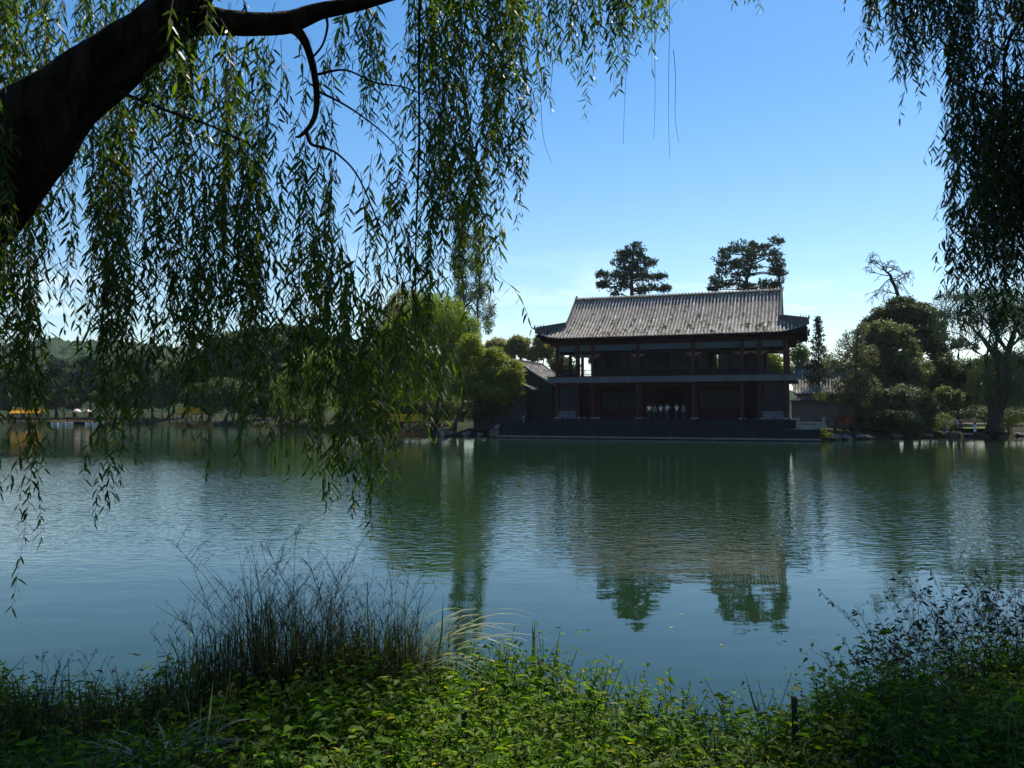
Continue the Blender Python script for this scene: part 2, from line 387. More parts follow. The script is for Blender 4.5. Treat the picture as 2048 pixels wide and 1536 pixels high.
# ---------------------------------------------------------------- water
def water_mat():
    m, nt, N, L = nmat('water')
    out = N.new('ShaderNodeOutputMaterial'); p = N.new('ShaderNodeBsdfPrincipled'); L.new(p.outputs[0], out.inputs[0])
    p.inputs['Base Color'].default_value = (.009, .025, .010, 1); p.inputs['Roughness'].default_value = .015; p.inputs['IOR'].default_value = 1.37
    g = N.new('ShaderNodeNewGeometry'); sp = N.new('ShaderNodeSeparateXYZ'); L.new(g.outputs['Position'], sp.inputs[0])
    # wind line: calm water by the near bank, ripples beyond about 17 m
    nl = N.new('ShaderNodeTexNoise'); nl.inputs['Scale'].default_value = .16; nl.inputs['Detail'].default_value = 3; L.new(g.outputs['Position'], nl.inputs['Vector'])
    ma = N.new('ShaderNodeMath'); ma.operation = 'MULTIPLY_ADD'; ma.inputs[1].default_value = 7.0; L.new(nl.outputs[0], ma.inputs[0]); L.new(sp.outputs['Y'], ma.inputs[2])
    mr = N.new('ShaderNodeMapRange'); mr.interpolation_type = 'SMOOTHSTEP'
    mr.inputs[1].default_value = 17.5; mr.inputs[2].default_value = 25; mr.inputs[3].default_value = .05; mr.inputs[4].default_value = 1
    L.new(ma.outputs[0], mr.inputs[0])
    # gusts
    ng = N.new('ShaderNodeTexNoise'); ng.inputs['Scale'].default_value = .10; ng.inputs['Detail'].default_value = 4; L.new(g.outputs['Position'], ng.inputs['Vector'])
    gr = N.new('ShaderNodeMapRange'); gr.inputs[1].default_value = .3; gr.inputs[2].default_value = .7; gr.inputs[3].default_value = .6; gr.inputs[4].default_value = 1.25
    L.new(ng.outputs[0], gr.inputs[0])
    mp = N.new('ShaderNodeMapping'); mp.inputs['Scale'].default_value = (.75, 1.25, 1); L.new(g.outputs['Position'], mp.inputs[0])
    n1 = N.new('ShaderNodeTexNoise'); n1.inputs['Scale'].default_value = 3.4; n1.inputs['Detail'].default_value = 2.5; n1.inputs['Distortion'].default_value = .4
    L.new(mp.outputs[0], n1.inputs['Vector'])
    n3 = N.new('ShaderNodeTexNoise'); n3.inputs['Scale'].default_value = .9; n3.inputs['Detail'].default_value = 1; L.new(mp.outputs[0], n3.inputs['Vector'])
    # sheltered water under the far bank
    fr = N.new('ShaderNodeMapRange'); fr.interpolation_type = 'SMOOTHSTEP'; fr.inputs[1].default_value = 38; fr.inputs[2].default_value = 66; fr.inputs[3].default_value = 1; fr.inputs[4].default_value = .30
    L.new(ma.outputs[0], fr.inputs[0])
    ms = N.new('ShaderNodeMath'); ms.operation = 'MULTIPLY'; L.new(mr.outputs[0], ms.inputs[0]); L.new(fr.outputs[0], ms.inputs[1])
    s1 = N.new('ShaderNodeMath'); s1.operation = 'MULTIPLY'; L.new(ms.outputs[0], s1.inputs[0]); L.new(gr.outputs[0], s1.inputs[1])
    h1 = N.new('ShaderNodeMath'); h1.operation = 'MULTIPLY'; L.new(n1.outputs[0], h1.inputs[0]); L.new(s1.outputs[0], h1.inputs[1])
    h2 = N.new('ShaderNodeMath'); h2.operation = 'MULTIPLY'; h2.inputs[1].default_value = RIPPLE; L.new(h1.outputs[0], h2.inputs[0])
    h3 = N.new('ShaderNodeMath'); h3.operation = 'MULTIPLY_ADD'; h3.inputs[1].default_value = .006; L.new(n3.outputs[0], h3.inputs[0]); L.new(h2.outputs[0], h3.inputs[2])
    b = N.new('ShaderNodeBump'); b.inputs['Distance'].default_value = 1; b.inputs['Strength'].default_value = 1
    L.new(h3.outputs[0], b.inputs['Height']); L.new(b.outputs[0], p.inputs['Normal'])
    return m


mb = MB()
mb.add([(-900, 3.0, 0), (900, 3.0, 0), (900, 900, 0), (-900, 900, 0)], [(0, 1, 2, 3)])
struct(mb.build('water', water_mat()))

# ---------------------------------------------------------------- far shore: mesh in columns outward from the waterline
SHORE = [(-500, 848), (0, 848), (340, 848.5), (420, 851), (560, 853), (620, 858), (680, 866), (760, 870), (900, 872), (1000, 873.5), (1040, 875),
         (1340, 878), (1660, 881), (1700, 879), (1800, 876), (1880, 874), (1960, 873), (2048, 872), (2150, 872), (2600, 872)]


def shoreD(px):
    row = np.interp(px, [s[0] for s in SHORE], [s[1] for s in SHORE])
    return EYE * F / (row - HOR)


cols = np.arange(-500, 2601, 6.0)
offs = np.array([-4, -1.2, -.3, .3, 1, 2, 4, 8, 14, 25, 50, 110, 260, 700, 2500, 9000.0])
zz = np.array([-1.5, -.6, -.15, .18, .42, .6, .8, 1.0, 1.2, 1.3, 1.5, 1.8, 2, 2, 2, 2.0])
P = np.zeros((len(cols), len(offs), 3))
for i, px in enumerate(cols):
    D = shoreD(px) + .5 * math.sin(px * .13) + .35 * math.sin(px * .31 + 1)
    Y = D + offs
    P[i, :, 0] = (px - CX) / F * Y / math.cos(PITCH) * 1.0
    P[i, :, 1] = Y
    P[i, :, 2] = zz + (vnoise(P[i, :, 0] * .6, Y * .6, 3) - .5) * np.array([0, .1, .1, .15, .2, .2, .2, .25, .3, .3, .4, .5, .5, 0, 0, 0])
mb = MB(); grid(mb, P)
struct(mb.build('terrain', M['shore'], smooth=True))


# ---------------------------------------------------------------- hills
def hill(name, rows, D0, D1, mat, seed, amp, nr=70, step=3.0, lo=-600, hi=2700):
    cols = np.arange(lo, hi, step)
    t = np.linspace(0, 1, nr)
    P = np.zeros((len(cols), nr + 8, 3))
    ridge = np.interp(cols, [r[0] for r in rows], [r[1] for r in rows])
    for i, px in enumerate(cols):
        top = max(Z(ridge[i], D1), 2)
        Y = np.concatenate([D0 + (D1 - D0) * t, D1 + (D1 - D0) * np.linspace(.1, 1, 8)])
        prof = np.concatenate([np.sin(t * math.pi / 2) ** 1.15, 1 - np.linspace(.1, 1, 8) ** 2])
        x = (px - CX) / F * Y
        z = 1 + (top - 1) * prof
        z += ((vnoise(x / 9, Y / 9, seed) - .3) * amp + (vnoise(x / 4, Y / 4, seed + 5) - .5) * amp * .7) * np.clip(prof * 3, 0, 1)
        P[i, :, 0] = x; P[i, :, 1] = Y; P[i, :, 2] = z
    mb = MB(); grid(mb, P)
    return struct(mb.build(name, mat, smooth=True))


M['hill'] = solid('hill', (.016, .034, .016), (.042, .066, .026), .22, .95, 2.0, .5, spec=.05, c3=(.06, .08, .035))
M['hill_dark'] = solid('hill_dark', (.008, .014, .014), (.016, .026, .022), .2, .95, 2.0, .5, spec=.05)
hill('hills', [(-600, 700), (0, 703), (60, 692), (100, 686), (140, 695), (180, 692), (260, 697), (340, 704), (400, 710), (520, 722), (700, 745), (1000, 775),
               (1500, 790), (2700, 790)], 520, 900, M['hill'], 1, 7)
hill('hills', [(-600, 770), (0, 752), (60, 740), (100, 726), (200, 714), (290, 720), (400, 742), (520, 775), (650, 805), (900, 815), (2700, 816)], 330, 470,
     M['hill'], 4, 6, step=3.0)
# ---------------------------------------------------------------- trees across the water
def rdir(rng, n):
    return norm(rng.normal(size=(n, 3)))


def blob_leaves(mb, c, r, rng, leaf, density=1.0, clump=None, flat=0.0, lo=.0, hi=1.0, hang=0.0, kind='quad', wid=.55):
    """leaves in clumps spread through the outer part of an ellipsoid"""
    c = np.asarray(c, float); r = np.asarray(r, float)
    area = 4 * math.pi * ((r[0] * r[1]) ** 1.6 + (r[0] * r[2]) ** 1.6 + (r[1] * r[2]) ** 1.6) ** (1 / 1.6) / 3 ** (1 / 1.6)
    cl = clump or (.22 * float(np.mean(r)) + .25)
    nc = max(6, int(area * 1.25 / (cl * cl * 2.4) * min(1.4, density)))
    per = max(5, int(cl * cl * 3.4 / (leaf * leaf * wid) * density))
    u = rdir(rng, nc); rad = rng.uniform(.50, 1.02, nc) ** .6
    cc = c + u * r * rad[:, None]
    ct = rng.uniform(lo, hi, nc)
    N = nc * per
    idx = np.repeat(np.arange(nc), per)
    q = rdir(rng, N) * (rng.uniform(0, 1, N) ** .45)[:, None] * cl * rng.uniform(.7, 1.25, nc)[idx][:, None]
    q[:, 2] *= (1 - .45 * flat) * .8
    pos = cc[idx] + q
    out = norm(u[idx] * .8 + norm(q) * .7 + np.array([0, 0, .5]))
    nrm = norm(out + rng.normal(size=(N, 3)) * .55)
    d = norm(np.cross(nrm, rng.normal(size=(N, 3))) + np.array([0, 0, -hang]))
    tint = np.clip(ct[idx] * .6 + rng.uniform(0, .45, N), 0, 1)
    mb.leaves(pos, d, nrm, leaf * rng.uniform(.7, 1.3, N), leaf * wid * rng.uniform(.8, 1.2, N), tint, kind)


def limb_tree(mb, base, top, r0, targets, rng, wob=.25, n=7):
    """a tapered trunk from base to top and limbs to the crown masses"""
    base = np.asarray(base, float); top = np.asarray(top, float)
    t = np.linspace(0, 1, n)[:, None]
    p = base + (top - base) * t
    wv = rng.normal(size=(n, 3)) * wob * r0 * 3; wv[:, 2] = 0; wv[0] = 0
    p = p + wv * np.minimum(t * 3, 1)
    rad = r0 * (1.35 * np.exp(-t[:, 0] * 9) + 1 - .72 * t[:, 0])
    mb.tube(p, rad, 7)
    for q in targets:
        q = np.asarray(q, float)
        k = int(np.clip(n * rng.uniform(.35, .85), 1, n - 2))
        s = p[k]; mid = (s + q) / 2 + np.array([0, 0, -.08 * np.linalg.norm(q - s)]) + rng.normal(size=3) * .25
        mb.tube([s, (s + mid) / 2 + rng.normal(size=3) * .1, mid, (mid + q) / 2 + rng.normal(size=3) * .1, q], np.linspace(rad[k] * .55, r0 * .1, 5), 5)


def px_blob(b, Y, rng, dj=.35):
    """(px, py, rx, ry) in the photo at depth Y -> centre and radii in metres"""
    px, py, rx, ry = b
    rx_, ry_ = rx / F * Y, ry / F * Y
    c = at(px, py, Y)
    c[1] += rng.uniform(-dj, dj) * rx_
    return c, np.array([rx_, rx_ * .95, ry_])


GROUND = lambda Y: .9


def tree(name, label, cat, Y, basepx, blobs, mat, leaf=.30, trunk=.22, seed=1, density=1.45, group=None, z0=None, bark='bark_far', flat=0., trunk_top=None, clump=None, wid=.55, hang=0.):
    rng = rects(seed)
    z0 = GROUND(Y) if z0 is None else z0
    base = np.array([X(basepx, Y), Y, z0])
    root = empty(name, base, label, cat, group=group)
    bl = [px_blob(b, Y, rng) for b in blobs]
    if trunk_top is None:
        top = np.mean([b[0] for b in bl], axis=0)
    else:
        top = at(trunk_top[0], trunk_top[1], Y)
    tm = MB(); limb_tree(tm, (0, 0, -.3), top - base, trunk, [b[0] - base for b in bl], rng)
    tm.build('trunk', M[bark], root, smooth=True)
    cm = MB()
    for c, r in bl:
        # break every mass into uneven boughs so that the outline is ragged and gaps open between them
        blob_leaves(cm, c - base, r * .8, rng, leaf, density * .75, flat=flat, clump=clump, wid=wid, hang=hang)
        for _ in range(6):
            u = rdir(rng, 1)[0]; u[2] = u[2] * .9 + .1
            blob_leaves(cm, c - base + u * r * rng.uniform(.5, .82), r * rng.uniform(.30, .55), rng, leaf, density * .85, flat=flat, clump=clump, wid=wid, hang=hang, lo=rng.uniform(0, .3), hi=rng.uniform(.6, 1))
    cm.build('crown', M[mat], root, tint=True)
    return root


def weeping(name, label, Y, basepx, blobs, mat, bottom, seed=1, n=700, trunk=.35, z0=None, group=None, leaf=.34, lmax=7.0, gap=.13, width=.08, limbs=None, cat='tree'):
    """willow: strands that start over the crown masses and hang"""
    rng = rects(seed); z0 = GROUND(Y) if z0 is None else z0
    base = np.array([X(basepx, Y), Y, z0]); root = empty(name, base, label, cat, group=group)
    bl = [px_blob(b, Y, rng) for b in blobs]
    tm = MB(); top = np.mean([b[0] for b in bl], axis=0) - base
    limb_tree(tm, (0, 0, -.3), top, trunk, [b[0] - base + np.array([0, 0, b[1][2] * .5]) for b in bl], rng)
    if limbs:
        for pts, r0, r1 in limbs:
            tm.tube([at(a, b, Y) - base for a, b in pts], np.linspace(r0, r1, len(pts)), 6)
    tm.build('trunk', M['bark_far'], root, smooth=True)
    cm = MB(); areas = np.array([b[1][0] * b[1][2] for b in bl]); areas = areas / areas.sum()
    zb = Z(bottom, Y) - z0
    for (c, r), a in zip(bl, areas):
        k = int(n * a) + 3
        u = rdir(rng, k); u[:, 2] = np.abs(u[:, 2]) * rng.uniform(-.2, 1, k)
        st = c - base + u * r * rng.uniform(.75, 1.03, k)[:, None]
        for i in range(k):
            ln = min(rng.uniform(.35, 1) * lmax, max(st[i, 2] - zb + rng.normal() * .5, .8))
            m = max(3, int(ln / gap))
            s = np.linspace(0, 1, m)
            off = np.array([u[i, 0], u[i, 1], 0]) * .8
            p = st[i] + off * (1 - np.exp(-s * 3))[:, None] + np.stack([np.sin(s * 3 + i) * .12, np.cos(s * 2.3 + i) * .12, -s * ln + .35 * np.sin(np.minimum(s * 5, 3.1))], 1)
            p += rng.normal(size=p.shape) * .05
            d = np.array([0, 0, -1.0]) + rng.normal(size=(m, 3)) * .38
            nr = norm(np.array([u[i, 0], u[i, 1], .35]) + rng.normal(size=(m, 3)) * .6)
            cm.leaves(p, d, nr, leaf * rng.uniform(.7, 1.3, m), width * rng.uniform(.8, 1.3, m), np.clip(rng.uniform(.1, .6) + rng.uniform(0, .4, m), 0, 1))
    for c, r in bl: blob_leaves(cm, c - base, r * .8, rng, leaf * .8, .45, hang=1.2, wid=.35)
    cm.build('crown', M[mat], root, tint=True)
    return root


def pads(mb, c, r, rng, n, ln=.42):
    """flat cushion of needle tufts pointing up and outward"""
    u = rdir(rng, n); rad = rng.uniform(.2, 1, n) ** .5
    p = c + u * r * rad[:, None]
    for k in range(3):
        d = norm(u * np.array([.9, .9, .4]) + np.array([0, 0, .75]) + rng.normal(size=(n, 3)) * .5)
        mb.leaves(p + rng.normal(size=(n, 3)) * .1, d, rdir(rng, n), ln * rng.uniform(.7, 1.25, n), .17, np.clip(rng.uniform(0, 1, n), 0, 1))


def pine(name, label, Y, trunkpts, padlist, seed, group=None, r0=.42, z0=1.0, dens=24, cat='pine'):
    rng = rects(seed); base = np.array([X(trunkpts[0][0], Y), Y, z0])
    root = empty(name, base, label, cat, group=group)
    tm = MB()
    tp = [np.array([0, 0, -.3])] + [at(a, b, Y) - base for a, b in trunkpts]
    tm.tube(tp, np.linspace(r0, r0 * .25, len(tp)), 7)
    cm = MB()
    tp = np.array(tp)
    for b in padlist:
        c, r = px_blob(b, Y, rng, 1.2)
        c = c - base; r[2] = max(r[2], .35)
        # limb from the trunk a little below the pad
        zt = min(max(c[2] - r[0] * .35, tp[1, 2]), tp[-1, 2])
        k = np.array([np.interp(zt, tp[:, 2], tp[:, 0]), np.interp(zt, tp[:, 2], tp[:, 1]), zt])
        mid = (k + c) / 2 + np.array([0, 0, .1]) + rng.normal(size=3) * .15
        tm.tube([k, mid, c - np.array([0, 0, r[2] * .4])], [r0 * .3, r0 * .2, .05], 5)
        m = max(4, int(r[0] * r[2] * 5.5))
        for _ in range(m):
            u = rdir(rng, 1)[0] * rng.uniform(.3, .9) ** .6
            cc = c + u * r
            rr = np.array([1, 1, .65]) * rng.uniform(.4, .85)
            pads(cm, cc, rr, rng, dens)
    tm.build('trunk', M['bark_far'], root, smooth=True)
    cm.build('crown', M['pine'], root, tint=True)
    return root


# the two big pines behind the pavilion
pine('pine_tree', 'pointed tiered pine rising behind the pavilion roof, the left of the two', 116, [(1264, 800), (1264, 600), (1263, 560), (1266, 520), (1268, 495)],
     [(1268, 493, 12, 7), (1258, 503, 13, 7), (1280, 506, 14, 7), (1266, 515, 26, 8), (1246, 508, 7, 5), (1293, 521, 14, 6), (1252, 524, 18, 7), (1277, 530, 30, 9),
      (1240, 534, 16, 6), (1298, 528, 10, 5), (1258, 544, 38, 9), (1290, 546, 16, 7), (1222, 551, 20, 6), (1206, 549, 8, 4), (1244, 558, 30, 8), (1280, 560, 26, 8), (1308, 555, 18, 6),
      (1322, 553, 7, 4), (1214, 566, 14, 6), (1206, 573, 8, 6), (1236, 572, 20, 6), (1298, 572, 22, 6), (1318, 577, 16, 6), (1332, 579, 6, 3), (1226, 588, 24, 6), (1280, 587, 10, 5)], 5)
pine('pine_tree', 'broad round-topped pine behind the pavilion roof with a gap in its crown', 112, [(1497, 800), (1497, 590), (1493, 560), (1505, 525), (1510, 505)],
     [(1500, 490, 26, 7), (1470, 496, 18, 7), (1532, 492, 18, 6), (1550, 489, 10, 6), (1480, 508, 34, 9), (1520, 506, 34, 9), (1552, 506, 12, 9), (1446, 506, 9, 5), (1452, 517, 18, 7), (1546, 522, 20, 7),
      (1495, 522, 30, 9), (1440, 528, 9, 5), (1463, 534, 24, 8), (1490, 540, 20, 8), (1556, 534, 10, 9), (1446, 547, 14, 7), (1478, 552, 24, 8), (1562, 549, 7, 8), (1552, 545, 9, 6), (1434, 560, 9, 5),
      (1458, 565, 24, 7), (1490, 572, 26, 8), (1440, 573, 10, 5), (1426, 577, 6, 5), (1532, 570, 22, 6), (1556, 566, 11, 6), (1510, 574, 22, 6), (1548, 577, 22, 6)], 6)
pine('pine_tree', 'small distant umbrella pine seen under the willow limb at right', 150, [(1917, 800), (1917, 720), (1918, 700)],
     [(1915, 683, 22, 5), (1935, 690, 18, 5), (1897, 692, 16, 5), (1917, 691, 26, 6), (1942, 698, 10, 4)], 7, r0=.3)


def spire(name, label, Y, px, top, bot, hw, seed, mat='pine', z0=.9, n=100, gappy=.45):
    rng = rects(seed); base = np.array([X(px, Y), Y, z0]); root = empty(name, base, label, 'conifer')
    H = Z(top, Y) - z0; zb = Z(bot, Y) - z0; R = hw / F * Y
    tm = MB(); tm.tube([(0, 0, -.3), (0.05, 0, H * .5), (0, 0, H)], [.16, .1, .02], 6)
    cm = MB()
    for i in range(n):
        t = (i + rng.uniform(0, 1)) / n
        z = zb + (H - zb) * t; rr = R * (1 - t) ** 1.05 * rng.uniform(.55, 1.1) + .1
        a = rng.uniform(0, 2 * math.pi); tip = np.array([math.cos(a) * rr, math.sin(a) * rr, z + rr * .35])
        tm.tube([(0, 0, z), tip * np.array([.6, .6, 1]) - np.array([0, 0, .1]), tip], [.035, .02, .01], 4)
        m = max(2, int(rr * 3.2))
        for k in range(m):
            pads(cm, tip * np.array([(k + 1) / m, (k + 1) / m, 1]), np.array([.2, .2, .12]), rng, int(9 * gappy), .26)
    tm.build('trunk', M['bark_far'], root, smooth=True); cm.build('crown', M[mat], root, tint=True)
    return root


spire('conifer_tree', 'thin pointed conifer standing between the pavilion and the tiled house', 104, 1638, 636, 775, 34, 11)


def bare_tree(name, label, Y, seed):
    """dead tree: twisted trunk with bare spreading, drooping branches"""
    rng = rects(seed); base = np.array([X(1792, Y), Y, 1.0]); root = empty(name, base, label, 'dead tree')
    tm = MB()
    path = [(1792, 800), (1792, 640), (1794, 605), (1796, 590), (1790, 572), (1783, 560), (1781, 550), (1772, 543), (1765, 535)]
    P = np.array([at(a, b, Y) - base for a, b in path]); P[0, 2] = -.3
    tm.tube(P, [.38, .33, .30, .26, .24, .26, .18, .14, .09], 7)
    tm.tube([at(a, b, Y) - base for a, b in [(1769, 540), (1762, 525), (1757, 510)]], [.06, .045, .02], 5)

    def grow(p, d, ln, r, depth):
        q = [p]; n = 5
        for k in range(n):
            d = norm(d + rng.normal(size=3) * .22 + np.array([0, 0, -.13 * depth * .5 - .03 * k]))
            p = p + d * ln / n; q.append(p)
            if depth < 3 and k >= 1 and rng.uniform() < .85:
                grow(p, norm(d + rng.normal(size=3) * .75 * np.array([1, 1, .6])), ln * .55, r * .6, depth + 1)
        tm.tube(q, np.linspace(r, max(r * .4, .022), n + 1), 4)
    for k, (a, b, ex, ez, ln) in enumerate([(1765, 535, -1, .15, 2.6), (1770, 541, -1, .3, 2.2), (1772, 541, .9, .5, 2.6), (1776, 545, 1, .3, 3.0), (1783, 556, -1, -.05, 3.2), (1786, 562, 1, .05, 2.6),
                                            (1780, 552, -1, .05, 3.0), (1794, 588, -.9, .55, 2.6), (1784, 558, .8, .2, 2.4), (1765, 536, .3, .6, 1.8), (1766, 536, .9, .35, 2.4), (1782, 553, .9, -.1, 2.8)]):
        grow(at(a, b, Y) - base, norm(np.array([ex, rng.uniform(-.6, .6), ez])), ln * .88, .09, 0)
    tm.build('trunk', M['dead'], root, smooth=True)
    return root


bare_tree('dead_tree', 'bare dead tree with drooping branches above the trees at right', 118, 21)

# right bank, back to front
tree('leafy_tree', 'bright green tree just behind the right end of the pavilion', 'tree', 122, 1600, [(1600, 715, 22, 26), (1594, 745, 20, 25), (1620, 748, 18, 25), (1608, 765, 26, 20)], 'green', .3, .2, 31)
tree('leafy_tree', 'tall tree with flat layered crown below the dead tree', 'tree', 112, 1815,
     [(1800, 606, 32, 6), (1840, 614, 26, 6), (1786, 622, 46, 9), (1852, 626, 30, 8), (1818, 636, 60, 11), (1765, 641, 40, 10), (1860, 648, 32, 11), (1745, 655, 28, 10), (1815, 660, 66, 15), (1868, 672, 30, 15), (1840, 690, 50, 18), (1880, 700, 24, 14)],
     'deep', .32, .35, 32, flat=.35, clump=.8)
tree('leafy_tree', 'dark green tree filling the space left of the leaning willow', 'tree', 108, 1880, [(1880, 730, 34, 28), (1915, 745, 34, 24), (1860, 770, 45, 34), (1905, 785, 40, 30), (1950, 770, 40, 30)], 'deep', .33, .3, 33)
tree('leafy_tree', 'grey green tree beyond the leaning willow on the right bank', 'tree', 140, 1965, [(1960, 735, 34, 18), (2000, 728, 36, 22), (2045, 735, 40, 26), (2090, 740, 40, 30), (1985, 765, 60, 30)], 'olive', .36, .3, 34)
tree('leafy_tree', 'broad olive green tree at the middle of the right bank', 'tree', 103, 1785, [(1772, 668, 46, 26), (1740, 690, 38, 30), (1800, 700, 46, 34), (1770, 728, 58, 36), (1826, 745, 44, 34), (1742, 765, 46, 36), (1800, 785, 56, 32)],
     'olive', .30, .3, 35)
tree('leafy_tree', 'dusty thin-leaved tree with a dark trunk in front of the tiled house', 'tree', 94.5, 1714, [(1704, 672, 22, 18), (1722, 660, 16, 14), (1700, 700, 34, 24), (1735, 715, 26, 26), (1682, 730, 30, 26), (1720, 755, 36, 24), (1690, 770, 40, 22), (1740, 780, 30, 20)],
     'dusty', .24, .17, 36, density=.8, trunk_top=(1713, 668))
tree('leafy_tree', 'low spreading tree over the white courtyard wall', 'tree', 94, 1668, [(1650, 792, 28, 10), (1680, 800, 34, 11), (1720, 806, 30, 12), (1700, 786, 30, 10)], 'olive', .22, .12, 37, density=.7, flat=.5)
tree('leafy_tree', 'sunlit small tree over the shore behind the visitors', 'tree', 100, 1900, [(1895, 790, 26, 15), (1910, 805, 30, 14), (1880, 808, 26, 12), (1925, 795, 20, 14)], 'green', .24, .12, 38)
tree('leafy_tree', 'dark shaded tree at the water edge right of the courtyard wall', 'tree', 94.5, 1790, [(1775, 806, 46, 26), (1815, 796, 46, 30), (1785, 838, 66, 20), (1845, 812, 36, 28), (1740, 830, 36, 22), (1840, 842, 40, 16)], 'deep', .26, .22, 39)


def bush(name, label, Y, blobs, mat, leaf=.2, seed=1, z0=None, group=None, density=1.0, cat='bush'):
    rng = rects(seed)
    bl = [px_blob(b, Y, rng) for b in blobs]
    c0 = np.mean([b[0] for b in bl], axis=0); z0 = .6 if z0 is None else z0
    base = np.array([c0[0], Y, z0]); root = empty(name, base, label, cat, group=group)
    sm = MB()
    for c, r in bl:
        for k in range(4):
            q = c - base + rdir(rng, 1)[0] * r * .6
            sm.tube([(q[0] * .3, q[1] * .3, -.25), q * .6, q], [.04, .03, .012], 4)
    sm.build('stem', M['bark_far'], root)
    cm = MB()
    for c, r in bl: blob_leaves(cm, c - base, r, rng, leaf, density, clump=.4)
    cm.build('foliage', M[mat], root, tint=True)
    return root


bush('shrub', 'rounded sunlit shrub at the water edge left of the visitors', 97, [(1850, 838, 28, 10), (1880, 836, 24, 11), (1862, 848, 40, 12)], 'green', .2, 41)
bush('shrub', 'bright drooping shrub at the right end of the stone terrace', 87.5, [(1642, 858, 8, 7), (1652, 868, 12, 7), (1645, 872, 10, 8)], 'bright', .2, 42, z0=.3)
bush('shrub', 'small red-leaved shrub in front of the courtyard wall', 93.5, [(1686, 832, 9, 9), (1692, 843, 10, 9)], 'redleaf', .16, 43)
bush('shrub', 'small yellowish shrub right of the leaning willow trunk', 96, [(2022, 845, 14, 9), (2012, 852, 10, 8)], 'bright', .18, 44)
bush('shrub', 'low dark hedge plant behind the lawn at right', 112, [(2040, 830, 60, 14), (1975, 828, 30, 10), (2110, 830, 50, 14)], 'deep', .25, 45)

# the leaning willow on the right bank
weeping('willow_tree', 'large willow with a leaning trunk on the right bank', 98, 1988,
        [(1925, 588, 44, 16), (1905, 628, 36, 16), (1985, 590, 46, 24), (2045, 620, 60, 40), (1965, 640, 30, 12), (2110, 640, 60, 50), (2030, 720, 70, 34), (2000, 760, 50, 30), (2080, 770, 80, 40)], 'willow2', 815, 51,
        n=2900, trunk=.5, leaf=.3, lmax=3.6, gap=.13, width=.085, z0=.7,
        limbs=[([(1990, 855), (2004, 800), (2012, 740), (2016, 700), (2030, 660), (2045, 620)], .62, .16), ([(2004, 770), (1990, 715), (1965, 678), (1935, 645), (1900, 632)], .3, .05),
               ([(1965, 678), (1945, 690), (1920, 668), (1890, 662)], .12, .03), ([(2016, 705), (1985, 655), (1950, 620), (1912, 590)], .2, .04), ([(2014, 700), (2045, 672), (2090, 640)], .22, .06)])

# left of the pavilion
tree('poplar_tree', 'tall narrow poplar, left of the pair behind the willow', 'poplar', 130, 922, [(918, 450, 12, 40), (930, 500, 18, 60), (915, 540, 16, 60), (925, 590, 22, 70), (930, 420, 9, 30)], 'poplar', .26, .25, 61, density=.85, clump=.8, trunk_top=(926, 440))
tree('poplar_tree', 'tall narrow poplar, right of the pair behind the willow', 'poplar', 132, 956, [(955, 480, 11, 34), (952, 530, 17, 50), (964, 570, 13, 45), (952, 610, 22, 50), (975, 632, 12, 40)], 'poplar', .26, .25, 62, density=.8, clump=.8, trunk_top=(955, 470))
PG = 'pale rounded trees behind the grey houses'
for i, (bp, bl) in enumerate([(1042, [(1040, 686, 24, 16), (1022, 700, 20, 16), (1055, 705, 18, 16)]), (1000, [(995, 690, 24, 18), (978, 708, 24, 20), (1008, 712, 20, 18)]),
                              (1085, [(1078, 688, 16, 18), (1095, 704, 20, 16), (1072, 712, 18, 14), (1110, 720, 18, 16)])]):
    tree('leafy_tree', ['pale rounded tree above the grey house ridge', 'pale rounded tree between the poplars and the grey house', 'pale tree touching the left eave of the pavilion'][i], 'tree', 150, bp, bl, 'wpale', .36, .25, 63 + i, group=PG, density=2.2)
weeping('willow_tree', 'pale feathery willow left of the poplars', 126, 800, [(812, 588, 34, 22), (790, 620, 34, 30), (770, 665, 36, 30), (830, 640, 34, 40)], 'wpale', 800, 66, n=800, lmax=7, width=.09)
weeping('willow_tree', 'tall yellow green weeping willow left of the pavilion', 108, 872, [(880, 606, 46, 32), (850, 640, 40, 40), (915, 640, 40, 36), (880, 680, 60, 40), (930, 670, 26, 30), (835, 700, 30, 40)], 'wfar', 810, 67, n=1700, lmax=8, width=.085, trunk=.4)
tree('leafy_tree', 'bright yellow green round tree next to the grey houses', 'tree', 100.3, 905, [(1030, 752, 24, 24), (1002, 728, 34, 20), (1038, 782, 18, 16), (945, 700, 30, 26), (975, 722, 40, 24), (925, 735, 34, 30), (1005, 745, 34, 26), (965, 762, 46, 28), (1022, 770, 24, 22), (990, 785, 44, 18), (930, 780, 30, 24), (1010, 795, 24, 12)],
     'bright', .26, .22, 68, trunk_top=(940, 760))
bush('shrub', 'dark shrub under the bright round tree', 102, [(940, 822, 40, 18), (985, 826, 36, 16), (1020, 822, 30, 18)], 'deep', .24, 69)
bush('shrub', 'dark shrub on the rocky shore below the willow', 106, [(870, 825, 40, 20), (820, 830, 40, 18), (770, 838, 40, 18)], 'deep', .26, 70)

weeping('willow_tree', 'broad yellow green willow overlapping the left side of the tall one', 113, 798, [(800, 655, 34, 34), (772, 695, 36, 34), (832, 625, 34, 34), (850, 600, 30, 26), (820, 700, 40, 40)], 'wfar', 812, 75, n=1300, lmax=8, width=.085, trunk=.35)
bush('shrub', 'tall dark shrub filling the gap between the two bright trees', 113, [(880, 795, 30, 34), (905, 812, 30, 26), (860, 815, 34, 26)], 'green', .28, 76)
bush('shrub', 'low dark bushes behind the sunlit lawn', 117, [(1925, 822, 34, 14), (1950, 824, 30, 13), (1895, 824, 30, 14)], 'deep', .28, 77)
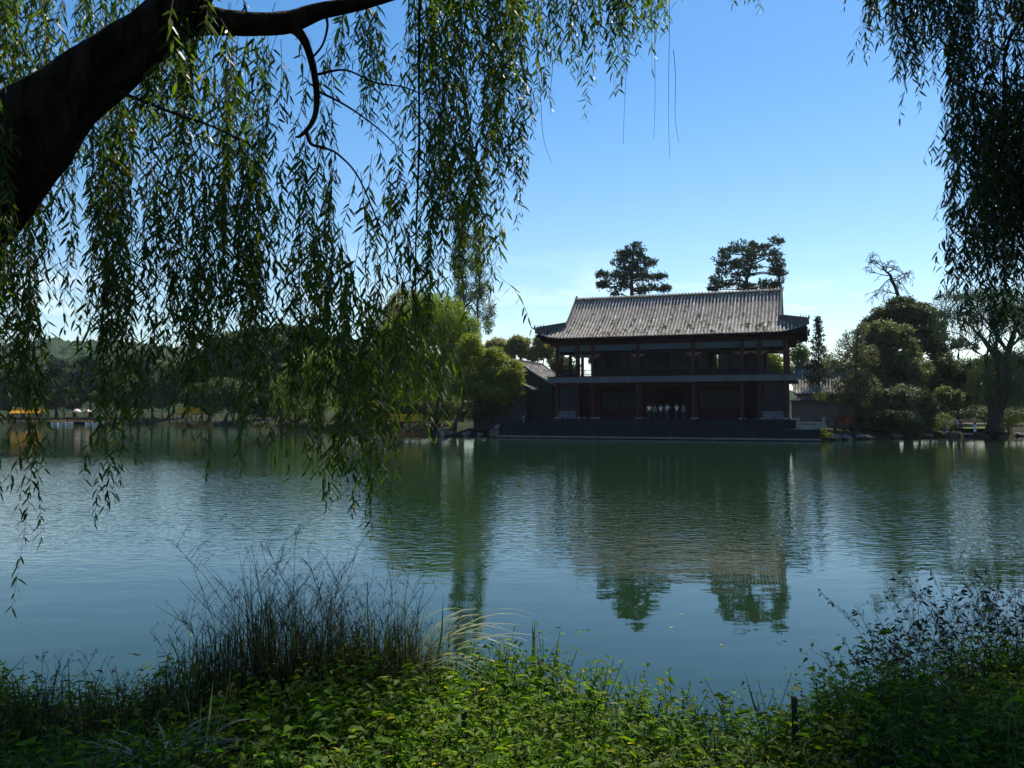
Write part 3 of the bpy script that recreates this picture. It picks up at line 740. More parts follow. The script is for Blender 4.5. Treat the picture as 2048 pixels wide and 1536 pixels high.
# middle distance, left
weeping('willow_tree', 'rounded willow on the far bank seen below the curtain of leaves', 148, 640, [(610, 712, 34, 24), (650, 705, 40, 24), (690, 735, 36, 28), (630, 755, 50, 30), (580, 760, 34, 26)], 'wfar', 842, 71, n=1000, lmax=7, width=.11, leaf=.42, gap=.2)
HG = 'wooded rise on the far bank'
for i, (lab, bp, Yv, bl, mt) in enumerate([
        ('tree at the left slope of the wooded rise', 420, 175, [(415, 715, 30, 28), (440, 700, 30, 28), (395, 745, 34, 30), (430, 760, 46, 40)], 'deep'),
        ('tree with pale top on the left shoulder of the wooded rise', 478, 172, [(470, 690, 34, 24), (500, 682, 34, 24), (480, 725, 50, 36), (520, 760, 44, 46)], 'olive'),
        ('highest tree at the crest of the wooded rise', 548, 180, [(530, 668, 34, 18), (565, 662, 34, 14), (545, 700, 54, 34)], 'deep'),
        ('tree right of the crest of the wooded rise', 612, 184, [(595, 665, 34, 14), (625, 668, 34, 16), (640, 685, 34, 22), (600, 690, 40, 22)], 'green'),
        ('small tree at the right foot of the wooded rise', 688, 182, [(685, 690, 26, 22), (710, 700, 24, 22), (690, 720, 40, 26)], 'olive'),
        ('shaded tree over the second yellow-roofed boat', 450, 160, [(440, 790, 50, 34), (485, 800, 40, 34), (400, 790, 40, 32), (520, 815, 36, 24)], 'deep'),
        ('shaded tree on the bank between the rise and the willow', 560, 158, [(555, 800, 44, 36), (590, 820, 36, 24)], 'deep')]):
    tree('leafy_tree', lab, 'tree', Yv, bp, bl, mt, .46, .3, 80 + i, group=HG)
for i, (lab, bp, Yv, bl, mt) in enumerate([
        ('leafy tree behind the lower tips of the hanging willow', 730, 128, [(725, 735, 40, 34), (760, 745, 36, 32), (740, 780, 54, 36), (700, 790, 40, 34)], 'green'),
        ('dense tree just left of the tall weeping willow', 800, 120, [(790, 760, 42, 36), (825, 770, 40, 40), (800, 805, 54, 28)], 'deep')]):
    tree('leafy_tree', lab, 'tree', Yv, bp, bl, mt, .36, .3, 90 + i)

# far wood on the left shore: each tree a copy of one of four
FG = 'trees along the far left shore'
protos = []
for i, (mt, bl) in enumerate([('deep', [(0, 0, 36, 30), (-26, 22, 30, 26), (26, 20, 32, 26)]), ('olive', [(0, 0, 30, 26), (-20, 18, 30, 22), (22, 24, 28, 24), (0, 34, 40, 26)]),
                              ('pine', [(0, -14, 22, 16), (-16, 6, 24, 14), (18, 10, 26, 14), (0, 26, 40, 18)]), ('green', [(0, 0, 34, 26), (24, 16, 24, 22), (-22, 22, 26, 22)])]):
    protos.append((mt, bl))
far = [(-60, 205, 770, 0), (-20, 200, 752, 2), (18, 215, 748, 1), (48, 200, 765, 0), (80, 212, 758, 3), (112, 204, 748, 2), (150, 208, 756, 0), (182, 203, 745, 2), (214, 212, 752, 1),
       (246, 200, 760, 3), (276, 206, 745, 0), (306, 198, 758, 2), (338, 204, 750, 1), (366, 196, 762, 0), (60, 198, 792, 1), (128, 197, 790, 0), (200, 196, 794, 3), (262, 195, 790, 0), (326, 193, 786, 1), (20, 197, 795, 0)]
side = ['behind the first boat', 'near the umbrellas', 'below the far hill', 'between the two boats']
shade = ['dark broad', 'olive many-lobed', 'dark tiered', 'mid green']
made = {}
for i, (px, Yv, row, k) in enumerate(far):
    mt, bl = protos[k]
    lab = f"{shade[k]} tree {'at the front' if row > 780 else 'in the back row'} of the far left shore wood"
    if k not in made:
        t = tree('leafy_tree', lab, 'tree', Yv, px, [(px + a, row + b, c, d) for a, b, c, d in bl], mt, .5, .3, 100 + i, group=FG)
        made[k] = (t, Yv, row)
    else:
        s0, Y0, r0 = made[k]
        t = copy_tree(s0); t['label'] = lab
        sc_ = (Z(row, Yv) - .9) / (Z(r0, Y0) - .9)
        t.location = (X(px, Yv), Yv, .9); t.scale = (sc_ * .95, sc_ * .95, sc_); t.rotation_euler.z = i * 1.3

# trees standing behind the pavilion and along the back of the right bank
BG_ = 'trees behind the pavilion'
for i, (lab, bp, Yv, bl, mt) in enumerate([
        ('tree seen through the left end of the upper gallery', 1125, 128, [(1118, 728, 24, 22), (1140, 735, 24, 20), (1128, 755, 34, 20)], 'olive'),
        ('dark tree hidden behind the left bays of the pavilion', 1210, 130, [(1205, 725, 40, 30), (1240, 735, 36, 28)], 'deep'),
        ('tree glimpsed through the middle windows of the upper storey', 1330, 128, [(1320, 735, 44, 30), (1360, 740, 40, 28)], 'green'),
        ('tree glimpsed through the right windows of the upper storey', 1440, 126, [(1430, 735, 44, 28), (1470, 740, 40, 26)], 'green'),
        ('sunlit tree seen through the right end of the upper gallery', 1548, 120, [(1540, 725, 28, 24), (1565, 735, 26, 24), (1545, 750, 30, 18)], 'bright')]):
    tree('leafy_tree', lab, 'tree', Yv, bp, bl, mt, .4, .25, 130 + i, group=BG_)
RG_ = 'distant trees closing the view on the right bank'
for i, (lab, bp, Yv, bl, mt) in enumerate([
        ('distant tree closing the gap right of the conifer', 1660, 150, [(1650, 745, 34, 24), (1690, 740, 34, 26), (1670, 775, 50, 24)], 'green'),
        ('distant tree behind the dusty thin-leaved tree', 1740, 150, [(1730, 745, 44, 36), (1770, 760, 44, 34)], 'olive'),
        ('distant tree behind the broad olive tree', 1830, 152, [(1820, 755, 44, 36), (1860, 760, 40, 34)], 'deep'),
        ('distant tree under the small umbrella pine', 1925, 158, [(1905, 755, 40, 32), (1945, 765, 40, 30), (1925, 790, 56, 24)], 'deep'),
        ('distant tree behind the leaning willow trunk', 1995, 160, [(1980, 765, 40, 30), (2020, 770, 44, 28), (2000, 795, 60, 20)], 'green'),
        ('distant tree at the right frame edge', 2060, 160, [(2060, 765, 44, 34), (2100, 770, 44, 34), (2070, 795, 60, 22)], 'deep')]):
    tree('leafy_tree', lab, 'tree', Yv, bp, bl, mt, .48, .3, 140 + i, group=RG_)
# ---------------------------------------------------------------- the pavilion
TH = math.radians(20)
W, YR = 27.07, 88.0
PX0, PY0 = 4.66, 97.26           # front left corner of the body; local x runs along the front, local y to the back
ROT = -TH


def loc(x, y, z=0): return (PX0 + x * math.cos(TH) + y * math.sin(TH), PY0 - x * math.sin(TH) + y * math.cos(TH), z)


def t_of(px):
    k = (px - CX) / F
    return (k * PY0 - PX0) / (math.cos(TH) + k * math.sin(TH))


pav = empty('pavilion', loc(0, 0, 0), 'two-storey red-columned pavilion with grey tiled roof by the lake', 'pavilion', ROT)
DP = 12.0
Z1, ZB0, ZB1, ZC = 2.2, 6.35, 7.03, 10.95     # plinth floor, balcony band, column top
tx = [t_of(p) for p in (1113, 1154, 1184.5, 1275, 1386, 1484, 1519.5, 1571)]
ty = [0.0, 2.2, 6.0, 9.8, DP]

mb = MB(); mb.box(-.5, W + .5, -.9, DP + .9, .6, Z1); mb.build('plinth', M['stone'], pav)

# columns, lower and upper; a stone drum below each lower one
def column(x, y, z0, z1, r, foot):
    m = MB(); m.lathe((x, y, z0), [(r * 1.02, 0), (r, (z1 - z0) * .5), (r * .93, z1 - z0)], 12)
    c = m.build('column', M['red'], pav, smooth=True)
    if foot:
        m = MB(); m.lathe((x, y, z0), [(r * 1.7, 0), (r * 1.8, .08), (r * 1.25, .16), (r * 1.0, .17)], 12); m.build('foot', M['stone_pale'], c)


for x in tx:
    column(x, .25, Z1, ZB0, .23, True); column(x, .25, ZB1, ZC, .21, False)
    column(x, DP - .25, ZB1, ZC, .21, False)
for y in ty[1:-1]:
    for x in (tx[0], tx[-1]):
        column(x, y, ZB1, ZC, .21, False)
for x in tx[1:-1]:
    column(x, 2.6, Z1, ZB0, .2, True)

# balcony slab
mb = MB(); mb.box(-.35, W + .35, -.45, DP + .45, ZB0, ZB1); mb.build('balcony_slab', M['band'], pav)
mb = MB(); mb.box(-.42, W + .42, -.52, DP + .52, ZB1 + .002, ZB1 + .08); mb.build('balcony_edge', M['darkwood'], pav)

# painted lintels and spandrel brackets along the front and the ends
mb = MB()
for i in range(7):
    mb.box(tx[i] + .23, tx[i + 1] - .23, .12, .40, 10.05, 10.72)
for x in (tx[0], tx[-1]):
    for j in range(4): mb.box(x - .14, x + .14, ty[j] + .25, ty[j + 1] - .25, 10.05, 10.72)
for i in range(7): mb.box(tx[i] + .22, tx[i + 1] - .22, DP - .40, DP - .12, 10.05, 10.72)
pl_ = mb.build('painted_lintel', M['teal'], pav)
M['paint_blue'] = solid('paint_blue', (.02, .035, .12), (.03, .07, .10), 3, .6); M['paint_green'] = solid('paint_green', (.02, .075, .05), (.03, .06, .06), 3, .6)
for i in range(7):
    a, b = tx[i] + .23, tx[i + 1] - .23; L_ = b - a; m = MB()
    m.box(a + L_ * .34, b - L_ * .34, .105, .118, 10.14, 10.63); m.build('painted_panel', M['paint_blue'], pl_)
    m = MB(); m.box(a + L_ * .16, a + L_ * .27, .106, .118, 10.12, 10.65); m.build('painted_panel', M['paint_green'], pl_)
    m = MB(); m.box(b - L_ * .27, b - L_ * .16, .106, .118, 10.12, 10.65); m.build('painted_panel', M['paint_green'], pl_)
    m = MB()
    for q in (.13, .30, .325, .675, .70, .87): m.box(a + L_ * q - .02, a + L_ * q + .02, .102, .118, 10.06, 10.71)
    m.box(a, b, .103, .117, 10.715, 10.719 + .03); m.build('gilt_lines', M['gilt'], pl_)
mb = MB()
for i in range(7):
    mb.box(tx[i] + .24, tx[i + 1] - .24, .16, .36, 9.62, 9.86)
    n = max(3, int((tx[i + 1] - tx[i]) / .55))
    for k in range(1, n): mb.box(tx[i] + (tx[i + 1] - tx[i]) * k / n - .05, tx[i] + (tx[i + 1] - tx[i]) * k / n + .05, .2, .32, 9.861, 10.049)
mb.build('lower_lintel', M['darkwood'], pav)
for i, x in enumerate(tx):
    for s in (-1, 1):
        if (i == 0 and s < 0) or (i == 7 and s > 0): continue
        m = MB(); wv = .75
        pts = [(x + s * .2, .22, 9.61), (x + s * (.2 + wv), .22, 9.61), (x + s * (.2 + wv * .8), .22, 9.48), (x + s * (.2 + wv * .35), .22, 9.36), (x + s * .2, .22, 9.12)]
        p2 = [(a, .32, c) for a, b, c in pts]
        m.add(pts + p2, [list(range(5)) if s < 0 else list(range(4, -1, -1))]); m.f[-1] = m.f[-1]
        m.add(p2, [list(range(4, -1, -1)) if s < 0 else list(range(5))])
        m.add(pts + p2, [(k, (k + 1) % 5, 5 + (k + 1) % 5, 5 + k) for k in range(5)])
        m.build('bracket', M['gilt'], pav)
mb = MB(); mb.box(-.1, W + .1, .0, .5, 10.721, 11.2); mb.box(-.1, W + .1, DP - .5, DP, 10.721, 11.2)
mb.box(-.1, .4, .501, DP - .501, 10.721, 11.2); mb.box(W - .4, W + .1, .501, DP - .501, 10.721, 11.2)
mb.build('eave_beam', M['redwood'], pav)
mb = MB(); mb.box(.45, W - .45, .55, DP - .55, 11.0, 11.1); mb.build('ceiling', M['darkwood'], pav)

# balcony railing, one piece per bay with small pale posts
def railing(x0, x1, y0, y1):
    m = MB(); alongx = abs(x1 - x0) > abs(y1 - y0)
    Ln = abs(x1 - x0) if alongx else abs(y1 - y0)
    def bar(a0, a1, z0, z1, d):
        if alongx: m.box(x0 + a0, x0 + a1, y0 - d, y0 + d, z0, z1)
        else: m.box(x0 - d, x0 + d, y0 + a0, y0 + a1, z0, z1)
    bar(0, Ln, 7.80, 7.88, .04); bar(0, Ln, 7.48, 7.53, .03); bar(0, Ln, 7.16, 7.21, .03)
    n = max(4, int(Ln / .2))
    for k in range(1, n):
        a = Ln * k / n; bar(a - .018, a + .018, 7.211, 7.479, .018)
    r = m.build('railing', M['lattice'], pav)
    n = max(2, int(round(Ln / 1.0))); m = MB()
    for k in range(1, n):
        a = Ln * k / n
        c = (x0 + a, y0, 7.531) if alongx else (x0, y0 + a, 7.531)
        m.lathe(c, [(.045, 0), (.03, .1), (.055, .2), (.03, .268)], 6)
    if n > 1: m.build('baluster', M['stone'], r)


for i in range(7): railing(tx[i] + .22, tx[i + 1] - .22, .2, .2); railing(tx[i] + .22, tx[i + 1] - .22, DP - .2, DP - .2)
for j in range(4):
    railing(tx[0], tx[0], ty[j] + .22, ty[j + 1] - .22); railing(tx[-1], tx[-1], ty[j] + .22, ty[j + 1] - .22)


# rooms: wall with openings, each filled by a lattice window
def window(x0, x1, z0, z1, y, glass=True, nx=4, nz=4, face=-1):
    m = MB(); d = .05
    m.box(x0, x1, y - d, y + d, z0, z0 + .09); m.box(x0, x1, y - d, y + d, z1 - .09, z1)
    m.box(x0, x0 + .09, y - d, y + d, z0 + .091, z1 - .091); m.box(x1 - .09, x1, y - d, y + d, z0 + .091, z1 - .091)
    wdw = m.build('window', M['redwood'], pav)
    m = MB()
    for k in range(1, nx):
        a = x0 + .09 + (x1 - x0 - .18) * k / nx; m.box(a - .02, a + .02, y - .03, y + .03, z0 + .092, z1 - .092)
    for k in range(1, nz):
        a = z0 + .09 + (z1 - z0 - .18) * k / nz; m.box(x0 + .092, x1 - .092, y - .025, y + .025, a - .02, a + .02)
    if nx > 5:
        for k in range(nx - 1):
            for q in (.33, .66):
                a = x0 + .09 + (x1 - x0 - .18) * (k + q) / nx; zc = z0 + (z1 - z0) * (.25 if k % 2 else .75)
                m.box(a - .012, a + .012, y - .02, y + .02, zc - .25, zc + .25)
    m.build('lattice', M['lattice'], wdw)
    if glass:
        m = MB(); m.box(x0 + .095, x1 - .095, y + .032 * -face, y + .045 * -face, z0 + .095, z1 - .095); m.build('pane', M['pane'], wdw)


def glass_mat():
    m, nt, N, L = nmat('pane')
    out = N.new('ShaderNodeOutputMaterial'); p = N.new('ShaderNodeBsdfPrincipled'); L.new(p.outputs[0], out.inputs[0])
    tc = N.new('ShaderNodeTexCoord'); n = N.new('ShaderNodeTexNoise'); n.inputs['Scale'].default_value = .8; L.new(tc.outputs['Object'], n.inputs['Vector'])
    r = N.new('ShaderNodeValToRGB'); r.color_ramp.elements[0].color = (.006, .008, .01, 1); r.color_ramp.elements[1].color = (.03, .035, .035, 1)
    L.new(n.outputs[0], r.inputs[0]); L.new(r.outputs[0], p.inputs['Base Color'])
    p.inputs['Roughness'].default_value = .6; p.inputs['Specular IOR Level'].default_value = .12
    return m


M['pane'] = glass_mat()

ux0, ux1 = tx[2] - .3, tx[6] - .1
mb = MB()
bays = [(tx[2] - .3, tx[3]), (tx[3], tx[4]), (tx[4], tx[5]), (tx[5], tx[6] - .1)]
for yw in (2.2, 9.8):
    for (a, b) in bays:
        mb.box(a, b, yw - .1, yw + .1, 7.11, 7.7)        # sill wall
        mb.box(a, b, yw - .1, yw + .1, 10.0, 10.99)      # head
        mb.box(a, a + .3, yw - .1, yw + .1, 7.701, 9.999); mb.box(b - .3, b, yw - .1, yw + .1, 7.701, 9.999)
for xw in (ux0, ux1):
    mb.box(xw - .1, xw + .1, 2.301, 9.699, 7.11, 10.99)
mb.build('upper_wall', M['darkwood'], pav)
for (a, b) in bays:
    n = max(1, int(round((b - a - .6) / 1.3)))
    for k in range(n):
        w0 = a + .3 + (b - a - .6) * k / n; w1 = a + .3 + (b - a - .6) * (k + 1) / n
        window(w0 + .003, w1 - .003, 7.703, 9.997, 2.2, glass=(k % 3 != 1), nx=4, nz=5)
        window(w0 + .003, w1 - .003, 7.703, 9.997, 9.8, glass=(k % 2 == 0), nx=3, nz=3, face=1)

# lower storey: recessed porch wall with doors and windows, lattice end bays on stone dados
mb = MB()
yw = 3.0
mb.box(tx[0], tx[1], yw - .1, yw + .1, Z1, ZB0 - .01); mb.box(tx[6], tx[7], yw - .1, yw + .1, Z1, ZB0 - .01)
lb = [(tx[1], tx[2]), (tx[2], tx[3]), (tx[3], tx[4]), (tx[4], tx[5]), (tx[5], tx[6])]
for (a, b) in lb:
    mb.box(a, b, yw - .1, yw + .1, 5.4, ZB0 - .01)
    mb.box(a, a + .3, yw - .1, yw + .1, Z1, 5.399); mb.box(b - .3, b, yw - .1, yw + .1, Z1, 5.399)
for i in (1, 3): mb.box(lb[i][0] + .3, lb[i][1] - .3, yw - .1, yw + .1, Z1, 3.2)
for x in (tx[0], tx[-1]): mb.box(x - .12, x + .12, .5, DP - .3, Z1, ZB0 - .01)
for x in (tx[1], tx[6]): mb.box(x - .08, x + .08, .5, yw - .11, Z1, ZB0 - .01)
mb.box(tx[0] + .13, tx[-1] - .13, DP - .5, DP - .3, Z1, ZB0 - .01)
mb.build('lower_wall', M['redwood'], pav)
for i in (1, 3):
    a, b = lb[i]; n = 4
    for k in range(n):
        w0 = a + .3 + (b - a - .6) * k / n; w1 = a + .3 + (b - a - .6) * (k + 1) / n
        window(w0 + .003, w1 - .003, 3.203, 5.397, yw, nx=6, nz=5)
for i in (0, 2, 4):
    a, b = lb[i]; n = 4 if i == 2 else 2
    for k in range(n):
        w0 = a + .3 + (b - a - .6) * k / n; w1 = a + .3 + (b - a - .6) * (k + 1) / n
        if i == 2 and k in (1, 2): 
            continue                                  # the middle pair stands open
        m = MB(); m.box(w0 + .004, w1 - .004, yw - .04, yw + .04, Z1 + .02, 5.396)
        for (za, zb) in ((2.4, 3.2), (3.35, 5.2)):
            m.box(w0 + .12, w1 - .12, yw - .06, yw - .041, za, za + .05); m.box(w0 + .12, w1 - .12, yw - .06, yw - .041, zb - .05, zb)
        dr = m.build('door', M['redwood'], pav)
        m = MB()
        for q in range(1, 5): m.box(w0 + (w1 - w0) * q / 5 - .02, w0 + (w1 - w0) * q / 5 + .02, yw - .07, yw - .041, 3.401, 5.149)
        m.build('lattice', M['lattice'], dr)
for (a, b) in ((tx[0], tx[1]), (tx[6], tx[7])):
    m = MB(); m.box(a + .24, b - .24, .05, .45, Z1, 3.0); m.box(a + .2, b - .2, .0, .5, 3.001, 3.1); m.build('stone_dado', M['band'], pav)
    window(a + .235, b - .235, 3.103, 6.0, .25, nx=6, nz=6)
    m = MB(); m.box(a + .23, b - .23, .15, .35, 6.003, ZB0 - .003); m.build('head_board', M['red'], pav)
mb = MB()
for i in range(1, 6): mb.box(tx[i] + .23, tx[i + 1] - .23, .14, .36, 5.85, ZB0 - .003)
mb.build('porch_lintel', M['redwood'], pav)

# ---- roof (hip and gable, curved)
EZ, OV, GX = 11.5, 1.35, 2.75          # eave height, overhang, how far the gables stand in from the eave corners
LF, LS, VM = W + 2 * OV, DP + 2 * OV, DP / 2 + OV


def zprof(v):
    s = v / VM
    return EZ + 5.4 * (.70 * s + .30 * s * s)


def lift(u, v, Lx):
    d = np.minimum(u, Lx - u); k = np.clip((3.2 - d) / 3.2, 0, 1)
    return .62 * k ** 2 * np.clip(1 - v / 2.6, 0, 1)


def place(side, u, v):
    if side == 'f': return -OV + u, -OV + v
    if side == 'b': return W + OV - u, DP + OV - v
    if side == 'l': return -OV + v, DP + OV - u
    return W + OV - v, -OV + u


def vmax(side, u):
    Lx = LF if side in 'fb' else LS
    d = min(u, Lx - u)
    if side in 'fb': return VM if d >= GX - 1e-6 else d
    return min(d, GX)


def slope(mb, side, ribs=True, dz=0.0, vlim=None, rng=None):
    Lx = LF if side in 'fb' else LS
    sp = .39; nn = int(round(Lx / sp))
    us = np.linspace(0, Lx, nn + 1)
    if side in 'fb': us = np.sort(np.concatenate([us, [GX, GX + 1e-5, Lx - GX, Lx - GX - 1e-5]]))
    K = 16
    def pt(u, v, h=0.0):
        x, y = place(side, u, v)
        return (x, y, zprof(v) + float(lift(u, v, Lx)) + h + dz)
    vm = []
    for u in us:
        q = vmax(side, u)
        if side in 'fb':
            if GX - 1e-6 < u < GX + 5e-6: q = GX
            if Lx - GX - 5e-6 < u < Lx - GX + 1e-6: q = GX
            if abs(u - (GX + 1e-5)) < 2e-6 or abs(u - (Lx - GX - 1e-5)) < 2e-6: q = VM
        vm.append(q if vlim is None else min(q, vlim))
    for a in range(len(us) - 1):
        if us[a + 1] - us[a] < 1e-4: continue
        if vm[a] < .02 and vm[a + 1] < .02: continue
        A = [pt(us[a], vm[a] * k / K) for k in range(K + 1)]; B = [pt(us[a + 1], vm[a + 1] * k / K) for k in range(K + 1)]
        t = .08 + rng.uniform(-.08, .12, K)
        mb.add(A + B, [(k, K + 1 + k, K + 2 + k, k + 1) for k in range(K)], t)
    if not ribs: return
    for a in np.arange(sp / 2, Lx, sp):
        v1 = vmax(side, a)
        if vlim is not None: v1 = min(v1, vlim)
        if v1 < .3: continue
        n = max(2, int(v1 / .42))
        R = []
        base_t = rng.uniform(.5, .72)
        jit = rng.normal(size=n + 1) * .012
        for k in range(n + 1):
            v = v1 * k / n - (.04 if k == 0 else 0)
            for th in (0, 45, 90, 135, 180):
                R.append(pt(a + .105 * math.cos(math.radians(th)) + jit[k], max(v, -.04), .125 * math.sin(math.radians(th)) + .01))
        f = []; tt = []
        for k in range(n):
            tk = np.clip(base_t + rng.normal() * .13, 0, 1)
            for j in range(4):
                f.append((k * 5 + j, k * 5 + j + 1, k * 5 + 6 + j, k * 5 + 5 + j)); tt.append(tk)
        mb.add(R, f, tt)
        mb.add(R[:5], [(0, 1, 2, 3, 4)], .2)


rng = rects(300)
mb = MB()
for s in 'fblr': slope(mb, s, True, rng=rng)
roof = mb.build('roof', M['tile'], pav, tint=True)
mb = MB()
for s in 'fblr': slope(mb, s, False, dz=-.16, vlim=2.1, rng=rng)
mb.build('soffit', M['darkwood'], roof)
# rafter ends under the eave
mb = MB()
for s in 'fblr':
    Lx = LF if s in 'fb' else LS
    for a in np.arange(.5, Lx - .4, .36):
        z = EZ - .30 + float(lift(a, 0, Lx)); x0, y0 = place(s, a, .06); x1, y1 = place(s, a, 1.3); 
        mb.tube([(x0, y0, z), (x1, y1, z + .62)], [.05, .05], 5)
mb.build('rafter_ends', M['redwood'], roof)
# gable ends
for gx, sg in ((-OV + GX + .08, -1), (W + OV - GX - .08, 1)):
    vv = np.linspace(GX - .05, VM, 9)
    f_ = [(gx, -OV + v, zprof(v) - .06) for v in vv]; b_ = [(gx, DP + OV - v, zprof(v) - .06) for v in vv[::-1][1:]]
    ring = f_ + b_; n = len(ring)
    m = MB(); r2 = [(gx - sg * .12, y, z) for _, y, z in ring]
    m.add(ring, [list(range(n)) if sg < 0 else list(range(n - 1, -1, -1))]); m.add(r2, [list(range(n - 1, -1, -1)) if sg < 0 else list(range(n))])
    m.build('gable', M['redwood'], roof)
# ridges: along the gable edges and out along the hips, with upturned ends
def finial(m, p, dirx, diry, s=1.0):
    p = np.asarray(p, float); d = np.array([dirx, diry, 0])
    m.tube([p, p + d * .12 * s + np.array([0, 0, .22 * s]), p + d * .05 * s + np.array([0, 0, .42 * s]), p - d * .12 * s + np.array([0, 0, .5 * s])], [.12 * s, .11 * s, .08 * s, .03 * s], 6)


for gx in (-OV + GX, W + OV - GX):
    for fb in (0, 1):
        vv = np.linspace(VM - .02, GX - .5, 12)
        y = [(-OV + v) if fb == 0 else (DP + OV - v) for v in vv]
        m = MB(); pts = [(gx, yy, zprof(v) + .02) for yy, v in zip(y, vv)]
        m.sweep_rect(pts, .30, np.linspace(.48, .36, 12), side=(1, 0, 0))
        m.sweep_rect([(a, b, c + .38) for a, b, c in pts[:]], .18, np.linspace(.2, .12, 12), side=(1, 0, 0))
        finial(m, (gx, y[-1], zprof(vv[-1]) + .3), 0, -1 if fb == 0 else 1, .8)
        m.build('gable_ridge', M['ridge'], roof, smooth=False)
for sx in (0, 1):
    for sy in (0, 1):
        kk = np.linspace(GX, -.18, 12); pts = []
        for q in kk:
            x = (-OV + q) if sx == 0 else (W + OV - q); y = (-OV + q) if sy == 0 else (DP + OV - q)
            e = max(0.0, 1 - max(q, 0) / GX)
            pts.append((x, y, zprof(max(q, 0)) + float(lift(max(q, 0), max(q, 0), LF)) + .02 + (.04 if q < 0 else 0)))
        topz = np.linspace(zprof(GX) + .42, EZ + 1.28, 12)
        hh = np.maximum(topz - np.array([p[2] for p in pts]), .42)
        m = MB(); m.sweep_rect(pts, .26, hh)
        m.sweep_rect([(a, b, c + h) for (a, b, c), h in zip(pts, hh)], .36, .1)
        ex, ey = (-1 if sx == 0 else 1), (-1 if sy == 0 else 1)
        finial(m, np.array(pts[-1]) + np.array([0, 0, hh[-1] - .05]), ex * .7, ey * .7, .8)
        for q in (8, 9, 10):
            finial(m, np.array(pts[q]) + np.array([0, 0, hh[q] + .08]), ex * .7, ey * .7, .42)
        m.build('hip_ridge', M['ridge'], roof)
        m = MB()
        x0 = (-OV - .05) if sx == 0 else (W + OV + .05); y0 = (-OV - .05) if sy == 0 else (DP + OV + .05)
        m.sweep_rect([(x0 - ex * 2.0, y0 - ey * 2.0, 11.0), (x0 - ex * 1.0, y0 - ey * 1.0, 11.25), (x0, y0, 11.72)], .24, .28)
        m.build('corner_beam', M['redwood'], roof)
# rolled top without a main ridge
m = MB()
th = np.radians(np.linspace(25, 155, 7))
for a in np.arange(GX + .2, LF - GX, .39):
    x = -OV + a; pts = [(x, DP / 2 - .45 * math.cos(t), zprof(VM) - .20 + .36 * math.sin(t)) for t in th]
    m.sweep_rect(pts, .21, .09, side=(1, 0, 0), tint=float(np.clip(rng.normal(.5, .15), 0, 1)))
pts = [(-OV + GX + .1, DP / 2 - .45 * math.cos(t), zprof(VM) - .24 + .36 * math.sin(t)) for t in th]; q = [(W + OV - GX - .1, b, c) for a, b, c in pts]
m.add(pts + q, [(k, k + 1, 8 + k, 7 + k) for k in range(6)], .3)
m.build('ridge_tiles', M['tile'], roof, tint=True)
# weeds rooted between the tiles
m = MB()
for k in range(95):
    u = rng.uniform(3, LF - 3.5); v = abs(rng.normal(0, 2.0)) + .2
    if v > 5.6: continue
    x, y = place('f', u, v); n = int(rng.uniform(8, 26))
    p = np.array([x, y, zprof(v) + .08]) + rng.normal(size=(n, 3)) * np.array([.09, .07, .02])
    m.leaves(p, np.array([0, -.15, 1.0]) + rng.normal(size=(n, 3)) * .5, rdir(rng, n), rng.uniform(.12, .3, n), .06, rng.uniform(0, 1, n))
wd = m.build('roof_weeds', M['deep'], roof, tint=True)

# ---------------------------------------------------------------- stone terrace in front, with a balustrade
ter = empty('stone_terrace', loc(0, 0, 0), 'low grey stone terrace along the water in front of the pavilion', 'terrace', ROT)
TX0, TX1, TY0 = -5.5, W + 2.6, -3.0
mb = MB(); mb.box(TX0, TX1, TY0, -.905, -.8, 1.08); mb.box(TX0, -.505, -.9, DP, -.8, 1.08); mb.box(W + .505, TX1, -.9, DP, -.8, 1.08); mb.build('retaining_wall', M['stone'], ter)
mb = MB(); mb.box(TX0 - .1, TX1 + .1, TY0 - .55, TY0 - .003, -.8, .10); mb.build('lower_step', M['stone'], ter)
k = 0; x = TX0
rng = rects(310)
while x < TX1:
    ln = rng.uniform(1.1, 1.5); m = MB()
    m.box(x + .02, min(x + ln, TX1) - .02, TY0 - .60, TY0 - .15, .103, .25 + rng.uniform(-.015, .015)); m.build('kerb_stone', M['stone_pale'], ter); x += ln
mb = MB(); mb.box(TX0 - .05, TX1 + .05, TY0 - .08, -1.2, 1.083, 1.2); mb.build('coping', M['stone'], ter)

bal = empty('balustrade', loc(0, TY0 + .15, 1.2), 'grey stone balustrade with square posts along the terrace edge', 'balustrade', ROT)
xs = np.arange(TX0 + .2, TX1 - 1.8, 1.52)
for i, x in enumerate(xs):
    m = MB(); m.box(x - .1, x + .1, -.1, .1, 0, .98); m.box(x - .13, x + .13, -.13, .13, .985, 1.03); m.lathe((x, 0, 1.03), [(.08, 0), (.11, .06), (.09, .16), (.02, .22)], 8)
    m.build('post', M['stone'], bal)
    if i < len(xs) - 1 and not (5 <= 0):
        x1 = xs[i + 1]; m = MB()
        m.box(x + .103, x1 - .103, -.05, .05, .0, .62); m.box(x + .103, x1 - .103, -.065, .065, .78, .9)
        for q in (.25, .5, .75): m.box(x + (x1 - x) * q - .07, x + (x1 - x) * q + .07, -.05, .05, .621, .779)
        m.box(x + .25, x1 - .25, -.07, -.051, .12, .5)
        m.build('panel', M['stone'], bal)
